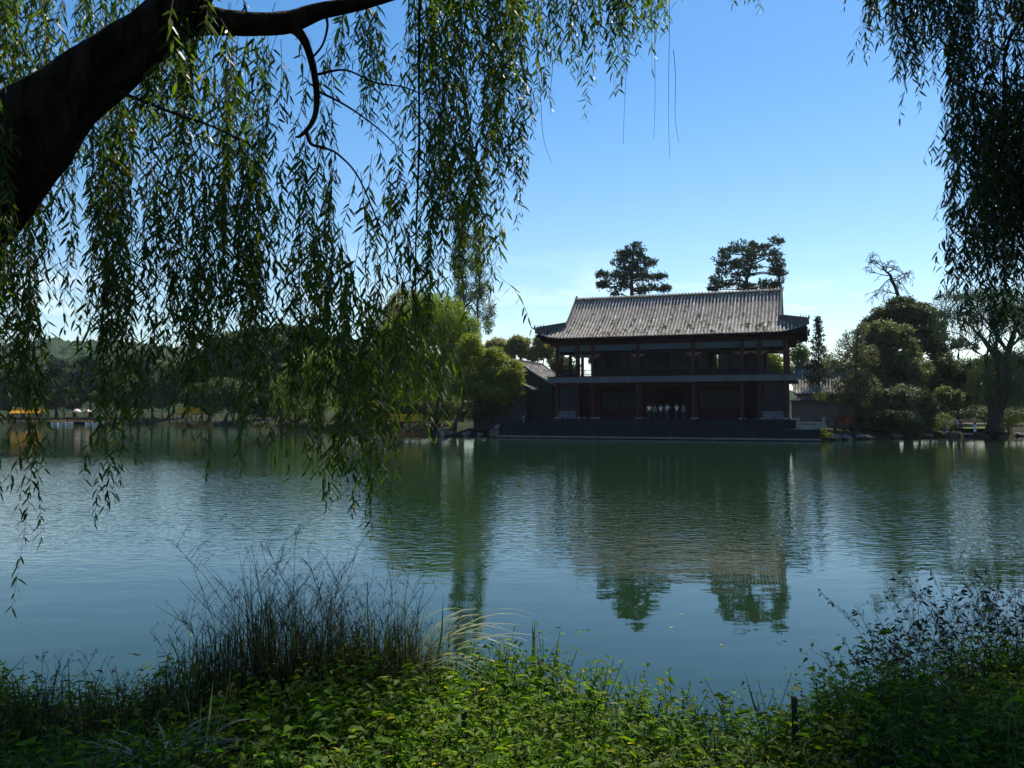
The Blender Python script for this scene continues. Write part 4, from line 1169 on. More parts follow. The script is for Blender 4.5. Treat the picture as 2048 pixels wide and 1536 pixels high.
# end blocks by the shore at the right
b2 = empty('parapet', loc(W + 1.6, TY0 + .2, 1.2), 'pale stone end parapet with openings at the right end of the terrace', 'parapet', ROT)
m = MB(); m.box(-1.0, 1.1, -.12, .12, 0, .42); m.box(-1.0, -.55, -.12, .12, .421, .62); m.box(-.1, .2, -.12, .12, .421, .62); m.box(.65, 1.1, -.12, .12, .421, .62); m.build('panel', M['stone_pale'], b2)
m = MB(); m.box(-1.05, 1.15, -.16, .16, .623, .75); m.build('coping', M['stone_pale'], b2)
for x in (-1.25, 1.3):
    m = MB(); m.box(x - .14, x + .14, -.14, .14, 0, 1.1); m.box(x - .19, x + .19, -.19, .19, 1.103, 1.2); m.build('post', M['stone_pale'], b2)


# ---------------------------------------------------------------- neighbouring houses
def gable_house(name, label, x0, y0, wid, dep, z0, ze, zr, wallmat, along='y', verge=.35, ov=.6):
    """gable facing the lake (ridge runs along local y) or roof facing the lake (ridge along local x)"""
    root = empty(name, loc(x0, y0, z0), label, 'house', ROT)
    rng = rects(int(wid * 100 + x0))
    m = MB(); h = ze - z0; hr = zr - z0
    if along == 'y':
        a = [(-wid / 2, 0, 0), (wid / 2, 0, 0), (wid / 2, 0, h), (0, 0, hr - .15), (-wid / 2, 0, h)]; b = [(x, dep, z) for x, y, z in a]
    else:
        a = [(0, 0, 0), (0, dep, 0), (0, dep, h), (0, dep / 2, hr - .15), (0, 0, h)]; b = [(wid, y, z) for x, y, z in a]
        a = a[::-1]; b = b[::-1]
    m.add(a, [(0, 1, 2, 3, 4)]); m.add(b, [(4, 3, 2, 1, 0)]); m.add(a + b, [(0, 5, 6, 1), (1, 6, 7, 2), (4, 9, 5, 0), (2, 7, 8, 3), (3, 8, 9, 4)])
    m.build('wall', wallmat, root)
    m = MB(); half = (wid if along == 'y' else dep) / 2; Ln = dep if along == 'y' else wid; n = 8
    def pz(q): s = 1 - q / (half + ov); return h - .25 + (hr - h + .25) * (.75 * s + .25 * s * s)
    def pp(side, u, q, dz):
        r = side * q
        return (r, u, pz(q) + dz) if along == 'y' else (u, dep / 2 - r, pz(q) + dz)
    for side in (-1, 1):
        qs = np.linspace(0, half + ov, n + 1)
        for u0, u1 in [(-verge, Ln + verge)]:
            A = [pp(side, u0, q, 0) for q in qs]; B = [pp(side, u1, q, 0) for q in qs]
            m.add(A + B, [(k, k + 1, n + 2 + k, n + 1 + k) for k in range(n)], .25)
            A2 = [pp(side, u0, q, -.14) for q in qs]; B2 = [pp(side, u1, q, -.14) for q in qs]
            m.add(A2 + B2, [(n + 1 + k, n + 2 + k, k + 1, k) for k in range(n)], .1)
            m.add([A[-1], B[-1], A2[-1], B2[-1]], [(0, 1, 3, 2)], .1)
        for u in np.arange(-verge + .3, Ln + verge - .1, .36):
            R = []; nn = 12; qq = np.linspace(.05, half + ov + .03, nn + 1)
            for q in qq:
                for th in (0, 60, 120, 180):
                    R.append(pp(side, u + .1 * math.cos(math.radians(th)), q, .01 + .11 * math.sin(math.radians(th))))
            f, tt = [], []
            for k in range(nn):
                tk = float(np.clip(rng.normal(.6, .22), 0, 1))
                for j in range(3): f.append((k * 4 + j, k * 4 + j + 1, k * 4 + 5 + j, k * 4 + 4 + j)); tt.append(tk)
            m.add(R, f, tt)
    rf = m.build('roof', M['tile'], root, tint=True)
    for u in (-verge, Ln + verge):
        for side in (-1, 1):
            m = MB(); m.sweep_rect([pp(side, u, q, .02) for q in np.linspace(0, half + ov, 9)], .26, .2); m.build('verge', M['stone_pale'], rf)
    m = MB(); th = np.linspace(-verge, Ln + verge, 3); m.sweep_rect([pp(1, u, 0, .0) for u in th], .3, .3); m.build('ridge', M['ridge'], rf)
    return root


def inv(Xw, Yw):
    dx, dy = Xw - PX0, Yw - PY0
    return dx * math.cos(TH) - dy * math.sin(TH), dx * math.sin(TH) + dy * math.cos(TH)


a, b = inv(1.0, 104.0); gable_house('grey_house', 'grey brick gabled house against the left side of the pavilion', a - .3, b, 9.0, 10, .9, 6.4, 9.3, M['brick'], 'y')
a, b = inv(-1.5, 101.6); gable_house('grey_house', 'lower grey gabled annex in front of the grey house', a, b, 7.0, 2.3, .9, 6.0, 7.9, M['brick'], 'y')
a, b = inv(X(1594, 104), 104.0); gable_house('tiled_house', 'grey tiled house behind the courtyard wall at right', a, b, 8.2, 6.5, .9, 5.5, 8.6, M['plaster'], 'x')
a, b = inv(X(1583, 101), 101.0)
cw = empty('courtyard_wall', loc(a, b, .9), 'pale plaster courtyard wall with dark tiled coping right of the pavilion', 'wall', ROT)
m = MB(); m.box(0, 10.8, 0, .4, -.3, 3.3); m.build('wall_face', M['plaster'], cw)
m = MB(); m.box(-.1, 10.9, -.22, .62, 3.303, 3.42)
for x in np.arange(0, 10.8, .3): m.sweep_rect([(x, -.28, 3.44), (x, .2, 3.78), (x, .68, 3.44)], .16, .08, side=(1, 0, 0))
m.add([(-.1, -.26, 3.421), (10.9, -.26, 3.421), (10.9, .2, 3.76), (-.1, .2, 3.76), (10.9, .66, 3.421), (-.1, .66, 3.421)], [(0, 1, 2, 3), (3, 2, 4, 5)]); m.build('coping', M['ridge'], cw)
# ---------------------------------------------------------------- people
def skin_mesh(name, verts, edges, radii, mat, parent, root=0, sub=1):
    me = bpy.data.meshes.new(name); me.from_pydata([tuple(v) for v in verts], edges, []); me.update()
    o = bpy.data.objects.new(name, me); C.objects.link(o)
    md = o.modifiers.new('skin', 'SKIN'); md.use_smooth_shade = True; md.branch_smoothing = .6
    lay = me.skin_vertices[0].data
    for i, r in enumerate(radii):
        r = r if isinstance(r, tuple) else (r, r)
        lay[i].radius = r; lay[i].use_root = (i == root)
    sb = o.modifiers.new('sub', 'SUBSURF'); sb.levels = sub; sb.render_levels = sub
    dg = bpy.context.evaluated_depsgraph_get()
    m2 = bpy.data.meshes.new_from_object(o.evaluated_get(dg)); m2.name = name
    o.modifiers.clear(); o.data = m2; m2.materials.clear(); m2.materials.append(mat)
    for p in m2.polygons: p.use_smooth = True
    o.parent = parent
    bpy.data.meshes.remove(me)
    return o


def person(pos, face, label, shirt, legs, pose='stand', group=None, h=1.68, hairlen=.0, skirt=False, hat=None):
    """face: heading angle (0 = towards -Y, the lake)"""
    root = empty('person', pos, label, 'person', face, group)
    s = h / 1.70
    crouch = pose == 'crouch'
    V, E, R = [], [], []
    def v(x, y, z, r):
        V.append((x * s, y * s, z * s)); R.append(tuple(q * s for q in r) if isinstance(r, tuple) else r * s); return len(V) - 1
    def e(*ids):
        for a, b in zip(ids, ids[1:]): E.append((a, b))
    lean = {'stand': 0, 'photo': .02, 'hip': 0, 'crouch': -.25, 'walk': -.02}[pose]
    dz = -.48 if crouch else 0
    pel = v(0, 0, .95 + dz, (.135, .10)); wst = v(0, lean * .3, 1.10 + dz, (.12, .09)); chs = v(0, lean * .7, 1.30 + dz, (.145, .10)); nb = v(0, lean, 1.43 + dz, (.075, .07))
    nk = v(0, lean - .01, 1.49 + dz, .05); hd = v(0, lean - .02, 1.575 + dz, (.072, .085)); tp = v(0, lean - .015, 1.655 + dz, (.06, .07))
    e(pel, wst, chs, nb, nk, hd, tp)
    ns = v(0, lean - .105, 1.565 + dz, .014); e(hd, ns)
    arms, legsv = {}, {}
    for sd in (-1, 1):
        sh = v(sd * .165, lean, 1.39 + dz, .056); e(chs, sh)
        if pose == 'photo':
            el = (sd * .24, lean - .17, 1.22 + dz); wr = (sd * .10, lean - .27, 1.47 + dz); hdir = np.array([-sd * .3, -.2, .7])
        elif pose == 'hip' and sd > 0:
            el = (sd * .36, lean + .06, 1.16 + dz); wr = (sd * .17, lean - .06, 1.0 + dz); hdir = np.array([-sd * .5, -.3, -.5])
        elif crouch:
            el = (sd * .22, lean - .18, 1.15 + dz); wr = (sd * .12, lean - .38, 1.02 + dz); hdir = np.array([-sd * .2, -.7, -.4])
        else:
            k = .06 * sd if pose == 'walk' else 0
            el = (sd * .22, lean + .03 + k, 1.12 + dz); wr = (sd * .235, lean - .03 - k, .88 + dz); hdir = np.array([0, -.12, -1.0])
        el = v(*el, .043); w0 = np.array(wr); wr = v(*wr, .030); hdir = hdir / np.linalg.norm(hdir)
        pc = w0 + hdir * .07; pm = v(*pc, (.036, .022)); e(sh, el, wr, pm)
        arms[sd] = (sh, el, wr)
        # five fingers, the thumb from the side of the palm
        sdv = np.cross(hdir, np.array([1.0, .2, 0])); sdv = sdv / max(np.linalg.norm(sdv), 1e-6)
        for q, ln in zip((-.03, -.01, .01, .03), (.055, .068, .072, .06)):
            b0 = pc + sdv * q + hdir * .02; f1 = v(*(b0 + hdir * ln * .5), .0085); f2 = v(*(b0 + hdir * ln + np.array([-sd * .012, -.006, 0])), .007); e(pm, f1, f2)
        t0 = w0 + hdir * .03 + sdv * .035; t1 = v(*t0, .011); t2 = v(*(t0 + sdv * .02 + hdir * .035), .009); e(wr, t1, t2)
        hp = v(sd * .09, 0, .88 + dz, .085); e(pel, hp)
        if crouch:
            kn = v(sd * .13, -.36, .50, .062); an = v(sd * .10, -.02, .09, .042)
        else:
            k = sd * .13 if pose == 'walk' else 0
            kn = v(sd * .10, -.02 - k * .7, .49, .060); an = v(sd * .105, .02 - k, .085, .042)
        to = v(sd * .115, (.0 if crouch else -.0) - .13 + (-(sd * .13) if pose == 'walk' else 0), .035, (.038, .026)); e(hp, kn, an, to)
        legsv[sd] = (hp, kn, an, to)
    body = skin_mesh('body', V, E, R, M['skin'], root)
    # eyes and mouth sit on the face of the body mesh's head: hair and clothes are children
    def sub(ids_edges, grow, mat, name):
        ids = []
        for a, b in ids_edges:
            for q in (a, b):
                if q not in ids: ids.append(q)
        mp = {q: i for i, q in enumerate(ids)}
        rr = [tuple(c + grow for c in R[q]) if isinstance(R[q], tuple) else R[q] + grow for q in ids]
        return skin_mesh(name, [V[q] for q in ids], [(mp[a], mp[b]) for a, b in ids_edges], rr, mat, root)
    sh = [(wst, pel), (wst, chs), (chs, nb)]
    for sd in (-1, 1): sh += [(chs, arms[sd][0])]
    # short sleeves: a cut part of the upper arm
    for sd in (-1, 1):
        a, b = arms[sd][0], arms[sd][1]
        V.append(tuple(np.array(V[a]) * .35 + np.array(V[b]) * .65)); R.append(.052 * s); sh.append((a, len(V) - 1))
    sub(sh, .014, M[shirt], 'shirt')
    tr = []
    for sd in (-1, 1):
        hp, kn, an, to = legsv[sd]; tr += [(pel, hp), (hp, kn), (kn, an)]
    sub(tr, .014, M[legs], 'skirt' if skirt else 'trousers')
    for sd in (-1, 1):
        hp, kn, an, to = legsv[sd]; sub([(an, to)], .012, M['cl_dark'], 'shoe')
    hc = np.array(V[hd]); m = MB()
    m.lathe((hc[0], hc[1] + .02 * s, hc[2] + .0), [(.088 * s, .0), (.094 * s, .05 * s), (.082 * s, .10 * s), (.045 * s, .135 * s), (.002, .142 * s)], 10)
    if hairlen: m.lathe((hc[0], hc[1] + .045 * s, hc[2] - hairlen), [(.05 * s, 0), (.08 * s, hairlen * .6), (.085 * s, hairlen + .02)], 8)
    m.build('hair', M['hair'], root, smooth=True)
    m = MB()
    for sd in (-1, 1):
        m.lathe((hc[0] + sd * .03 * s, hc[1] - .088 * s, hc[2] + .012 * s), [(.001, -.008), (.009, 0), (.001, .008)], 6)
        
    m.build('eyes', M['cl_dark'], root)
    if hat:
        m = MB(); m.lathe((hc[0], hc[1], hc[2] + .08 * s), [(.17 * s, 0), (.165 * s, .012), (.10 * s, .03), (.095 * s, .08), (.04 * s, .1), (.001, .1)], 12); m.build('hat', M[hat], root, smooth=True)
    return root


G1 = 'visitors standing in the pavilion porch'
def porch(px, y, face, *a, **k):
    x = (t_of(px)); person(loc(x, y, Z1), ROT + face, *a, group=G1, **k)


porch(1299, -.30, .3, 'person in white shirt with dark bag strap, leftmost in the porch group', 'cl_white', 'cl_dark', pose='hip')
porch(1309, .15, -.4, 'person in dim slate shirt beside the one with the bag strap', 'cl_slate', 'cl_dark', h=1.60)
porch(1322, -.35, .5, 'person in white shirt at the middle of the porch group turned sideways', 'cl_white', 'cl_dark', pose='photo', h=1.63)
porch(1335, -.25, -.2, 'person in pale blue shirt with hand on hip and blue trousers', 'cl_pale', 'cl_navy', pose='hip', h=1.76)
porch(1354, -.35, .05, 'person in white shirt raising both hands to the face', 'cl_white', 'cl_dark', pose='photo', h=1.72)
porch(1366, .35, -.3, 'person in dark slate top, rightmost in the porch group', 'cl_slate', 'cl_navy', h=1.62)
# strap over the first visitor's shirt
person(loc(t_of(1138), -1.9, 1.085), ROT + 1.2, 'person in blue clothes leaning by the left stone dado of the pavilion', 'cl_blue', 'cl_navy', pose='walk')
person(loc(t_of(1140) - 5.2, -1.4, 1.085), ROT + .4, 'person in dim pale clothes at the left end of the terrace', 'cl_slate', 'cl_pale', h=1.6)
G2 = 'visitors on the right shore'
def shore_p(px, Y, face, *a, **k):
    person((X(px, Y), Y, k.pop('z', .55)), face, *a, group=G2, **k)


shore_p(1887, 95, .5, 'person in grey blue clothes crouching at the water edge', 'cl_slate', 'cl_slate', pose='crouch')
shore_p(1902, 96, .3, 'person in dark clothes at the left of the group by the lawn', 'cl_navy', 'cl_dark', pose='stand')
shore_p(1911, 95.3, -.3, 'person in bright blue shirt standing by the lake', 'cl_blue', 'cl_dark', pose='hip', h=1.75)
shore_p(1921, 97, -.5, 'person in red top just behind the one in blue', 'cl_red', 'cl_dark', h=1.72)
shore_p(1949, 95, .2, 'person in red top, white trousers and pale sun hat standing alone', 'cl_red', 'cl_white', pose='photo', hat='white')
shore_p(1971, 118, .6, 'person in pale grey clothes walking far back under the willow', 'cl_white', 'cl_slate', pose='walk', z=1.1)

# lawn and path at the right shore
def strip(name, pts, wid, mat, z):
    m = MB(); L_ = []
    for (px, Y), wd in zip(pts, wid):
        x = X(px, Y); L_ += [(x, Y - wd, z(Y - wd)), (x, Y + wd, z(Y + wd))]
    m.add(L_, [(2 * i, 2 * i + 2, 2 * i + 3, 2 * i + 1) for i in range(len(pts) - 1)])
    return struct(m.build(name, mat))


strip('lawn', [(1915, 101), (1935, 102), (1960, 103), (1985, 103)], [2.2, 3.4, 3.6, 2.0], M['lawn'], lambda Y: .95 + (Y - 98) * .035)
strip('path', [(1920, 107.8), (1960, 109), (2010, 110), (2060, 110), (2120, 110)], [.9, .9, .9, .9, .9], M['path'], lambda Y: 1.45)
strip('path', [(2005, 99.6), (2040, 100), (2100, 100), (2160, 100)], [.5, .7, .7, .7], M['path'], lambda Y: 1.06)

# ---------------------------------------------------------------- rocks along the waterline
def rock_mesh(sz, seed, parent=None, name='rock'):
    bm = bmesh.new(); bmesh.ops.create_icosphere(bm, subdivisions=4, radius=1)
    rng = random.Random(seed); offs = [(Vector((rng.gauss(0, 1), rng.gauss(0, 1), rng.gauss(0, 1))).normalized(), rng.uniform(.55, .9)) for _ in range(16)]
    from mathutils import noise
    for v in bm.verts:
        d = v.co.normalized(); r = 1.0
        for n, k in offs:
            q = d.dot(n)
            if q > 0.05: r = min(r, k / q)
        r += .13 * noise.noise(d * 2.6 + Vector((seed, 0, 0))) + .07 * noise.noise(d * 7 + Vector((0, seed, 0)))
        v.co = Vector((d.x * sz[0], d.y * sz[1], d.z * sz[2])) * r
    me = bpy.data.meshes.new(name); bm.to_mesh(me); bm.free(); me.materials.append(M['rock'])
    o = bpy.data.objects.new(name, me); C.objects.link(o); o.parent = parent
    return o


rk = empty('rockery', (X(1003, 98), 98.0, 0), 'large craggy garden rock at the water edge left of the terrace', 'rock')
for i, (dx, dz, sx, sz) in enumerate([(0, .75, 1.25, 1.15), (.95, .45, .75, .6), (-.95, .4, .8, .6), (.25, 1.25, .7, .65), (1.5, .2, .5, .35), (.75, .95, .5, .45)]):
    o = rock_mesh((sx, sx * .8, sz), 400 + i, rk, 'boulder'); o.location = (dx, (i % 3) * .3 - .3, dz)
RG = 'rocks along the shore'
rl = [(800, 1.5, .5, 'long flat grey rock below the hanging willow tips'), (850, .8, .5, 'rock left of the tall weeping willow foot'), (885, .9, .75, 'stacked pale rock under the tall weeping willow'), (905, .6, .5, 'small rock right of the tall weeping willow foot'),
      (935, .9, .45, 'low rock left of the craggy rockery'), (960, .7, .35, 'small low rock touching the rockery'), (735, 1.4, .4, 'long low rock farthest left on the near willow bank'), (700, .9, .4, 'low rock at the bank turn below the curtain of leaves'),
      (1668, 1.0, .4, 'pale rock right of the drooping bright shrub'), (1690, .8, .4, 'rock in front of the red-leaved shrub'), (1730, 1.3, .4, 'rock below the dark shaded tree'), (1790, 1.1, .4, 'rock at the foot of the dark shaded tree'), (1850, 1.0, .35, 'rock below the rounded sunlit shrub'),
      (1900, 1.3, .42, 'broad shore rock at the feet of the visitors'), (1935, 1.2, .38, 'shore rock between the visitors and the lone person'), (1962, 1.2, .4, 'shore rock right of the lone person'), (2000, 1.6, .5, 'dark rock below the leaning willow trunk'), (2040, 1.2, .3, 'flat pale rock at the right frame edge')]
for i, (px, a, b, lab) in enumerate(rl):
    D = shoreD(px) + .1; o = rock_mesh((a, a * .7, b), 420 + i); o.location = (X(px, D), D, .12 + b * .3); o.rotation_euler.z = i
    tag(o, lab, 'rock', RG)

# ---------------------------------------------------------------- tour boats with yellow roofs
def boat(px, Y, rz, label, ln=7.0):
    root = empty('tour_boat', (X(px, Y), Y, 0), label, 'boat', rz, 'yellow-roofed tour boats')
    m = MB(); n = 14; R = []
    for k in range(n + 1):
        t = k / n * 2 - 1; wv = 1.15 * (1 - abs(t) ** 3.2) + .12; sh = .25 * t * t * t * t
        x = t * ln / 2
        R.append([(x, -wv, .62 + sh), (x, -wv * .8, .05), (x, -wv * .5, -.3), (x, wv * .5, -.3), (x, wv * .8, .05), (x, wv, .62 + sh)])
    v = [p for r in R for p in r]
    m.add(v, [(6 * k + j, 6 * k + 6 + j, 6 * k + 7 + j, 6 * k + 1 + j) for k in range(n) for j in range(5)]); m.add(v[:6], [tuple(range(6))]); m.add(v[-6:], [tuple(range(5, -1, -1))])
    m.build('hull', M['ochre'], root)
    m = MB(); m.box(-ln * .42, ln * .42, -.95, .95, .45, .55); m.build('deck', M['darkwood'], root)
    hl = ln * .36
    for i in range(4):
        for s in (-1, 1):
            m = MB(); x = -hl + 2 * hl * i / 3; m.tube([(x, s * .92, .551), (x, s * .92, 2.35)], [.06, .06], 8); m.build('post', M['red'], root)
    for s in (-1, 1):
        m = MB(); m.box(-hl, hl, s * .92 - .03, s * .92 + .03, 1.0, 1.07)
        for q in np.arange(-hl, hl, .25): m.box(q - .015, q + .015, s * .92 - .015, s * .92 + .015, .56, .998)
        m.build('railing', M['ochre'], root)
    m = MB(); m.box(-hl - .05, hl + .05, -1.0, 1.0, 2.352, 2.5); m.build('roof_beam', M['red'], root)
    m = MB(); hw = 1.5
    for s in (-1, 1):
        q = np.linspace(0, 1, 6); prof = [(s * hw * k, 2.5 + 1.0 * (1 - k) ** 1.4 + .03) for k in q]
        x0, x1 = -hl - .45, hl + .45
        A = [(x0 + .25 * (1 - k), y, z) for k, (y, z) in zip(q, prof)]; B = [(x1 - .25 * (1 - k), y, z) for k, (y, z) in zip(q, prof)]
        m.add(A + B, [(k, k + 1, 7 + k, 6 + k) for k in range(5)])
        for x in np.arange(x0 + .2, x1 - .1, .27):
            m.sweep_rect([(x, y, z) for y, z in prof], .13, .08, side=(1, 0, 0))
    rf = m.build('roof', M['yellow'], root)
    m = MB(); m.sweep_rect([(-hl - .35, 0, 3.62), (-hl, 0, 3.5), (hl, 0, 3.5), (hl + .35, 0, 3.62)], .2, .22); m.build('ridge', M['yellow'], rf)
    for x in (-1.6, -.4, .8):
        m = MB(); m.box(x, x + .42, -.8, .8, .93, 1.0); m.box(x + .02, x + .1, -.75, .75, .551, .928); m.build('seat', M['white'], root)
    return root


boat(55, 178, .1, 'yellow-roofed tour boat moored at the far left of the lake', 7.5)
boat(388, 158, -.15, 'yellow-roofed tour boat in front of the wooded rise', 8.2)
boat(812, 102.5, .2, 'yellow-roofed tour boat half hidden by the hanging willow tips', 5.6).scale = (.85, .85, .72)

# far left landing with umbrellas, railing and rowing boats
ld = empty('landing_stage', (X(165, 188), 187.0, 0), 'low wooden landing stage with railing on the far left shore', 'dock')
m = MB(); m.box(-9, 9, -1.2, 2.5, .55, .72); m.build('deck', M['ochre'], ld)
for x in np.arange(-8.8, 8.9, 2.2):
    m = MB(); m.tube([(x, -1.1, -.6), (x, -1.1, 1.7)], [.09, .09], 6); m.build('post', M['redwood'], ld)
m = MB(); m.box(-9, 9, -1.13, -1.07, 1.55, 1.65); m.box(-9, 9, -1.12, -1.08, 1.1, 1.16); m.build('railing', M['ochre'], ld)
for i, (px, lab) in enumerate([(154, 'pale pink sun umbrella on the landing stage, the left one'), (174, 'pale pink sun umbrella on the landing stage, the right one')]):
    u = empty('umbrella', (X(px, 188), 188, .72), lab, 'umbrella', group='umbrellas on the landing stage')
    m = MB(); m.tube([(0, 0, 0), (0, 0, 2.75)], [.04, .03], 8); m.build('pole', M['stone_pale'], u)
    m = MB(); m.lathe((0, 0, 0), [(.93, 2.05), (.9, 2.2), (.62, 2.5), (.3, 2.68), (.02, 2.75)], 8); m.build('canopy', M['pinkcloth'], u)
proto = None
for i, (px, Y) in enumerate([(118, 184.5), (128, 183.6), (139, 184.2), (186, 184.3), (197, 183.7), (208, 184.6)]):
    lab = 'small white rowing boat moored ' + ['at the left end of the landing stage', 'second from the left at the landing stage', 'just left of the umbrellas', 'just right of the umbrellas', 'second from the right at the landing stage', 'at the right end of the landing stage'][i]
    if proto is None:
        proto = empty('rowing_boat', (0, 0, 0), lab, 'boat', group='rowing boats at the landing stage')
        m = MB(); n = 10; v = []
        for k in range(n + 1):
            t = k / n * 2 - 1; wv = .55 * (1 - abs(t) ** 2.6) + .04; x = t * 1.6; zt = .42 + .12 * t * t
            v += [(x, -wv, zt), (x, -wv * .6, -.1), (x, wv * .6, -.1), (x, wv, zt)]
        m.add(v, [(4 * k + j, 4 * k + 4 + j, 4 * k + 5 + j, 4 * k + 1 + j) for k in range(n) for j in range(3)]); m.build('hull', M['white'], proto)
        m = MB()
        for x in (-.7, .1, .8): m.box(x - .12, x + .12, -.45, .45, .26, .30)
        m.build('bench', M['ochre'], proto)
        b = proto
    else:
        b = copy_tree(proto); b['label'] = lab
    b.location = (X(px, Y), Y, 0); b.rotation_euler.z = .9 + .35 * (i % 3)
# ---------------------------------------------------------------- near bank
EDGE = [(-30, 5.6), (-3.6, 5.6), (-2.6, 5.55), (-1.6, 5.65), (-.8, 5.75), (-.2, 5.75), (.3, 5.5), (.8, 5.15), (1.25, 4.85), (1.7, 5.0), (2.3, 5.5), (3.0, 6.0), (4.0, 6.4), (30, 6.8)]
ex, ey = np.array([e[0] for e in EDGE]), np.array([e[1] for e in EDGE])


def edge(x): return np.interp(x, ex, ey)


def bank_z(x, y):
    d = edge(x) - y                       # metres back from the edge
    z = np.where(d > 0, 1.24 + .20 * np.clip(d / 2.5, 0, 1) + .12 * (vnoise(np.asarray(x) * 1.3, np.asarray(y) * 1.3, 9) - .5), 1.24 + d * 1.6)
    return np.maximum(z, -.9)


xs = np.concatenate([np.linspace(-200, -9, 30), np.linspace(-8.5, 8.5, 120), np.linspace(9, 200, 30)])
P = np.zeros((len(xs), 60, 3))
for i, x in enumerate(xs):
    e = float(edge(x)); y = np.concatenate([np.linspace(-120, 0, 12), np.linspace(.3, e - .2, 28), np.linspace(e - .1, e + 1.3, 20)])
    P[i, :, 0] = x; P[i, :, 1] = y; P[i, :, 2] = bank_z(np.full_like(y, x), y)
mb = MB(); grid(mb, P); struct(mb.build('ground', M['soil'], smooth=True))

rng = rects(700)
# ---- leafy ground cover: upright sprigs with leaves in pairs
def cover(n, xr, yr, hmean, leaf, seed, keep=None, kind='ovate', wr=(.36, .6), tb=.2, ps=21, pth=.35):
    rng = rects(seed); mb = MB()
    x = rng.uniform(*xr, n); y = rng.uniform(*yr, n)
    d = edge(x) - y
    ok = (d > -.35)
    patch = vnoise(x * 1.1, y * 1.1, ps)
    ok &= rng.uniform(0, 1, n) < pth + patch
    if keep is not None: ok &= keep(x, y, rng)
    x, y, patch = x[ok], y[ok], patch[ok]; n = len(x); z = bank_z(x, y)
    hh = hmean * (.5 + patch) * rng.uniform(.5, 1.35, n)
    tn = np.clip(tb + .5 * vnoise(x * 2.2, y * 2.2, 33) + rng.normal(size=n) * .12, 0, 1)
    for i in range(n):
        k = int(rng.integers(5, 10)); s = np.sort(rng.uniform(.15, 1, k)); s[-1] = 1
        lean = rng.normal(size=2) * .35
        st = np.stack([x[i] + lean[0] * hh[i] * s ** 1.5, y[i] + lean[1] * hh[i] * s ** 1.5, z[i] + hh[i] * s], 1)
        az = rng.uniform(0, 6.3) + np.arange(k) * 2.4
        dv = np.stack([np.cos(az), np.sin(az), rng.uniform(-.35, .5, k)], 1)
        nr = np.array([0, 0, 1.0]) + rng.normal(size=(k, 3)) * .35
        ln = leaf * rng.uniform(.55, 1.3, k)
        t = np.clip(tn[i] + rng.normal(size=k) * .13, 0, .93); t = np.where(rng.uniform(0, 1, k) < .012, 1.0, t)
        mb.leaves(st, dv, nr, ln, ln * rng.uniform(*wr, k), t, kind, bend=rng.uniform(.3, 1.5, k))
        if i % 3 == 0:
            mb.tube([(x[i], y[i], z[i] - .03), st[k // 2], st[-1]], [.004, .003, .002], 3, tint=.35)
    return mb


mb = cover(18500, (-5.8, 5.8), (2.8, 7.2), .24, .046, 701, wr=(.32, .55))
cv = mb.build('ground_cover', M['cover'], tint=True)
tag(cv, None, None, kind='stuff')
mb = cover(900, (-4.4, 4.4), (3.0, 6.5), .30, .070, 702)
cv = mb.build('undergrowth', M['cover'], tint=True)
tag(cv, None, None, kind='stuff')
mb = cover(4200, (-4.6, 4.6), (2.8, 6.6), .33, .06, 704, kind='lance', wr=(.16, .26), tb=.4, ps=57, pth=-.25)
cv = mb.build('narrow_leaved_plants', M['sprig'], tint=True); tag(cv, None, None, kind='stuff')
# fallen leaves and straw lying in the plants
rng = rects(705); mb = MB(); n = 900
x = rng.uniform(-4.4, 4.4, n); y = rng.uniform(2.9, 6.3, n); ok = edge(x) - y > -.2; x, y = x[ok], y[ok]; n = len(x)
mb.leaves(np.stack([x, y, bank_z(x, y) + rng.uniform(.02, .26, n)], 1), rng.normal(size=(n, 3)) * np.array([1, 1, .4]), np.array([0, 0, 1.0]) + rng.normal(size=(n, 3)) * .5, rng.uniform(.03, .07, n), rng.uniform(.012, .024, n), rng.uniform(.2, 1, n), 'ovate', bend=rng.uniform(-1, 2.5, n))
for k in range(260):
    a = rng.uniform(0, 6.28); xx = rng.uniform(-3.8, 3.8); yy = rng.uniform(3.2, 5.9)
    if edge(xx) - yy < 0: continue
    p = np.array([xx, yy, float(bank_z(np.array([xx]), np.array([yy]))[0])]); ln = rng.uniform(.15, .5); s = np.linspace(0, 1, 5)
    up = rng.uniform(.1, 1.0)
    mb.tube(np.stack([p[0] + math.cos(a) * ln * s, p[1] + math.sin(a) * ln * s, p[2] + .1 + ln * up * s - ln * .5 * s * s], 1), np.linspace(.0022, .001, 5), 3, tint=float(rng.uniform(.5, 1)))
o = mb.build('leaf_litter', M['dry'], tint=True); tag(o, None, None, kind='stuff')
# short grass blades between the leaves
rng = rects(703); n = 5200
x = rng.uniform(-4.6, 4.6, n); y = rng.uniform(2.8, 6.8, n); ok = (edge(x) - y) > -.4; x, y = x[ok], y[ok]; n = len(x)
mb = MB()
mb.leaves(np.stack([x, y, bank_z(x, y)], 1), np.array([0, 0, 1.0]) + rng.normal(size=(n, 3)) * .35, rdir(rng, n), rng.uniform(.14, .42, n), rng.uniform(.004, .009, n), np.clip(rng.uniform(0, 1, n) ** 1.3, 0, 1), 'blade', bend=rng.uniform(.5, 3, n))
g = mb.build('grass', M['grass'], tint=True); tag(g, None, None, kind='stuff')


